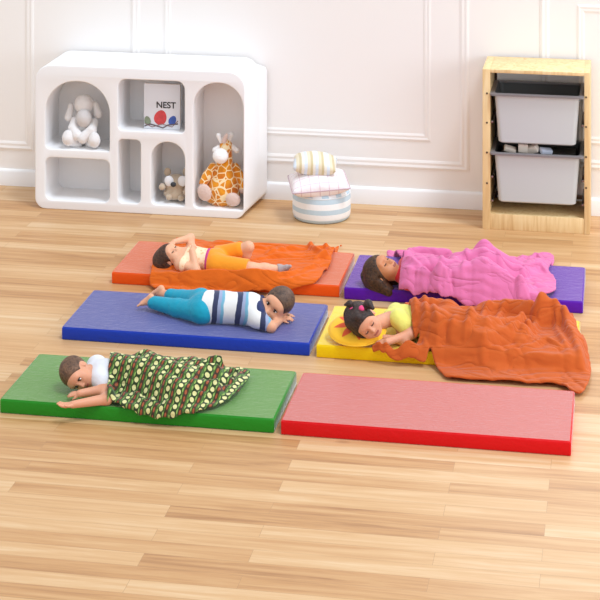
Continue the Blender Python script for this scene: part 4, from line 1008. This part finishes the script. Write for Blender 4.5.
o, _ = blanket('blanket', fleece('rust_fleece', (190, 88, 34)),
    [(403, 303, .06), (411, 306, .08), (428, 306, .09), (446, 311, .06), (464, 312, .03), (482, 313, .03), (505, 314, .03), (530, 316, .03), (552, 317, .03), (570, 318, .03),
     (576, 322), (581, 335), (585, 348, 0.02), (591, 368, 0.01), (590, 384, 0.005), (582, 396, .005), (572, 395, .004), (560, 388, .003), (535, 386.5, .003), (505, 384.5, .003), (475, 382.5, .003), (449, 380.5, .003), (440, 374, .004), (431, 365, .005), (425, 361.5),
     (418, 360), (408, 357), (396, 360), (382, 353), (372, 350), (376, 345), (388, 346), (404, 346), (416, 344), (419, 334), (412, 322), (407, 312, .08)],
    ['yellow'], body=b_yellow,
    tents=[[(448, 303, .145, .17)], [(416, 303, .13, .09), (440, 302, .14, .13)], [(448, 306, .135, .14), (480, 326, .09, .13), (520, 332, .07, .12)], [(543, 295, .150, .085)], [(543, 296, .145, .07), (556, 304, .11, .07), (570, 318, .07, .07), (578, 340, .03, .06)],
           [(487, 304, .07, .10), (505, 303, .075, .08), (530, 302, .10, .09)]],
    folds=[[(478, 309, .022, .013), (470, 320, .020, .014), (462, 330, .012, .014)], [(494, 307, .024, .013), (484, 320, .022, .014), (470, 334, .012, .014)],
           [(510, 306, .024, .013), (500, 320, .022, .014), (484, 336, .012, .014)], [(530, 308, .02, .013), (520, 324, .022, .014), (504, 338, .014, .014)],
           [(543, 296, .012, .02), (538, 312, .02, .018), (528, 330, .022, .018), (520, 344, .016, .016)],
           [(561, 304, .018, .014), (566, 322, .022, .016), (574, 342, .020, .018), (582, 362, .018, .02), (587, 378, .014, .02)],
           [(552, 300, .006, .014), (556, 322, .014, .014), (564, 346, .016, .016), (572, 366, .014, .018)],
           [(430, 330, .012, .014), (456, 346, .022, .016), (490, 350, .022, .016), (526, 344, .022, .016)], [(440, 352, .016, .016), (476, 358, .020, .018), (512, 356, .018, .018), (540, 348, .020, .018)],
           [(448, 362, .010, .016), (486, 368, .014, .02), (524, 366, .012, .02), (552, 356, .016, .02)], [(530, 352, .016, .012), (546, 346, .022, .014), (562, 352, .020, .014)],
           [(412, 300, .014, .010), (416, 318, .018, .012), (424, 340, .018, .012), (426, 352, .010, .012)], [(422, 300, .012, .010), (426, 316, .016, .012), (432, 334, .014, .012)],
           [(432, 302, .010, .010), (436, 318, .014, .014), (446, 334, .012, .014)],
           [(376, 348, .022, .010), (390, 352, .020, .010), (404, 351, .022, .010), (418, 352, .018, .012)], [(390, 348, .018, .008), (402, 346, .02, .009), (414, 348, .018, .010)], [(398, 357, .014, .008), (410, 354, .02, .009), (420, 357, .016, .010)],
           [(460, 316, .014, .014), (452, 330, .014, .014), (460, 342, .014, .014)]],
    noise=[(-.9, .34, .06, .009, 5), (.2, .36, .06, .010, 15)], t=.011)
tag(o, 'rust orange blanket over the girl on the yellow mat, hanging to the floor', 'blanket', 'blankets on the nap mats')

o, _ = blanket('blanket', weave_pattern(),
    [(117, 378, .08), (122, 368, .08), (130, 364, .08), (142, 364, .08), (158, 364.5, .06), (172, 364.5, .03), (186, 365, .02), (206, 364.5, .02), (224, 365), (240, 367.5), (250, 371), (248, 377), (243, 385), (236, 393), (226, 401), (212, 406.5), (199, 410), (190, 414), (181, 413),
     (173, 417), (160, 418), (148, 416), (140, 415), (134, 411), (124, 409.5), (117, 402), (110, 397), (107, 392), (112, 384, .04)],
    ['green'], body=b_green, tents=[[(146, 354, .135, .13)], [(120, 361, .115, .09), (146, 354, .13, .13), (168, 361, .10, .12)], [(168, 362, .095, .12), (206, 372, .05, .10)], [(196, 363, .03, .05), (222, 362, .035, .05), (240, 367, .025, .04)]],
    folds=[[(186, 366, .014, .010), (210, 364, .018, .010), (236, 368, .016, .010)], [(200, 372, .018, .010), (216, 372, .020, .012), (222, 382, .016, .012)],
           [(228, 374, .016, .010), (240, 378, .020, .012), (234, 390, .014, .012)], [(190, 398, .018, .012), (210, 396, .022, .012), (236, 386, .014, .012)], [(176, 408, .016, .012), (200, 404, .018, .012), (222, 396, .014, .012)],
           [(118, 372, .014, .012), (120, 386, .018, .012), (126, 400, .016, .012)], [(132, 392, .016, .012), (140, 402, .020, .012), (144, 412, .014, .012)], [(160, 396, .014, .012), (166, 404, .020, .012), (168, 412, .016, .012)],
           [(128, 360, .010, .012), (134, 376, .012, .012), (134, 390, .010, .012)], [(152, 398, .016, .010), (154, 408, .018, .010)]],
    noise=[(.2, .12, .05, .008, 5), (-1.1, .12, .045, .007, 15)], t=.011)
tag(o, 'green and brown patterned blanket over the boy on the green mat', 'blanket', 'blankets on the nap mats')

# sun pillow
def sun_pillow():
    c = at(357.5, 335, T + .02); R0 = .130
    r = empty('sun_pillow', (c[0], c[1], T), 'round yellow sun pillow with orange rays under the head of the girl with pigtails', 'pillow')
    m, nt, b = newmat('sun_print')
    TX = Matrix.Translation((0, 0, .022)) @ Matrix.Rotation(math.radians(15), 4, 'X')
    y, orr = srgb(250, 190, 30), srgb(232, 84, 28)
    tc = N(nt, 'ShaderNodeTexCoord'); sp = N(nt, 'ShaderNodeSeparateXYZ'); nt.links.new(tc.outputs['Object'], sp.inputs[0])
    ang = math_node(nt, 'ARCTAN2', sp.outputs[1], sp.outputs[0]); rad = math_node(nt, 'SQRT', math_node(nt, 'ADD', math_node(nt, 'POWER', sp.outputs[0], 2), math_node(nt, 'POWER', sp.outputs[1], 2)))
    f = math_node(nt, 'FRACT', math_node(nt, 'MULTIPLY', math_node(nt, 'ADD', ang, 3.3), 8 / (2 * math.pi)))
    tri = math_node(nt, 'ABSOLUTE', math_node(nt, 'MULTIPLY_ADD', f, 2, -1))          # 0 centre of a ray
    lim = math_node(nt, 'MULTIPLY_ADD', tri, -.062, .112)                               # ray reaches furthest in its middle
    k = math_node(nt, 'MULTIPLY', math_node(nt, 'LESS_THAN', rad, lim), math_node(nt, 'GREATER_THAN', rad, .030))
    mx = N(nt, 'ShaderNodeMix', data_type='RGBA'); nt.links.new(k, mx.inputs[0]); mx.inputs[6].default_value = y; mx.inputs[7].default_value = orr
    nt.links.new(mx.outputs[2], b.inputs['Base Color']); b.inputs['Roughness'].default_value = .85; b.inputs['Sheen Weight'].default_value = .2
    pr = [(R0 * q, .030 + .030 * s_ * math.sqrt(max(0, 1 - q ** 2.6))) for s_, q in [(-1, v) for v in np.linspace(.05, 1, 14)] + [(1, v) for v in np.linspace(.985, .05, 14)]]
    bm = bmesh.new(); R_ = []
    for r_, z in pr: R_.append([bm.verts.new((1.05 * r_ * math.cos(a), r_ * 1.0 * math.sin(a), z)) for a in np.linspace(0, 2 * math.pi, 60, endpoint=False)])
    for a, b_ in zip(R_[:-1], R_[1:]):
        for j in range(60): bm.faces.new((a[j], a[(j + 1) % 60], b_[(j + 1) % 60], b_[j]))
    bm.faces.new(R_[0]); bm.faces.new(R_[-1]); from_bm('cover', bm, m, r, auto=False).matrix_local = TX
    tube('piping', [V(*r.location) + V(1.05 * R0 * math.cos(a), R0 * math.sin(a), .028) for a in np.linspace(0, 2 * math.pi, 48, endpoint=False)], .0035, plain('yellow_piping', srgb(250, 200, 50), .8), r, True, 6).matrix_local = TX
sun_pillow()

# ------------------------------------------------------------------ light and camera
w = bpy.data.worlds.new('world'); bpy.context.scene.world = w; w.use_nodes = True
bg = w.node_tree.nodes['Background']; bg.inputs[0].default_value = (.965, 1.0, 1.06, 1); bg.inputs[1].default_value = .92
def area(name, loc, tgt, sx, sy, power, col=(1, 1, 1)):
    l = bpy.data.lights.new(name, 'AREA'); l.shape = 'RECTANGLE'; l.size = sx; l.size_y = sy; l.energy = power; l.color = col
    o = bpy.data.objects.new(name, l); C.objects.link(o); o.location = loc
    o.rotation_euler = (Vector(tgt) - Vector(loc)).to_track_quat('-Z', 'Y').to_euler(); return o
area('added_sheen_lamp', (.3, WY - .04, 1.985), (.3, 5, 1.0), 2.6, .93, 38, (.92, 1, 1.1))  # added lamp above the view, lays a pale sheen on mats and floor
area('window_daylight', (3.0, 7.6, 1.9), (-1.5, 8.8, 0), 3.2, 1.8, 78, (.90, 1, 1.12))
sl = bpy.data.lights.new('sunlight', 'SUN'); sl.energy = 1.5; sl.angle = math.radians(14); sl.color = (.90, 1, 1.12)
so = bpy.data.objects.new('sunlight', sl); C.objects.link(so); so.rotation_euler = Vector((-.40, .28, -1)).to_track_quat('-Z', 'Y').to_euler()
cd = bpy.data.cameras.new('camera'); cam = bpy.data.objects.new('camera', cd); C.objects.link(cam); bpy.context.scene.camera = cam
cd.sensor_width = 36; cd.sensor_fit = 'HORIZONTAL'; cd.lens = FPX / 600 * 36; cd.shift_x = (300 - CXP) / 600; cd.shift_y = (CYP - 300) / 600
cam.location = tuple(CAM); cam.rotation_euler = (math.pi / 2, 0, -YAW); cd.clip_end = 100
sc = bpy.context.scene
sc.view_settings.view_transform = 'Standard'; sc.view_settings.look = 'None'; sc.view_settings.gamma = 1; sc.view_settings.exposure = 0; sc.view_settings.use_curve_mapping = False
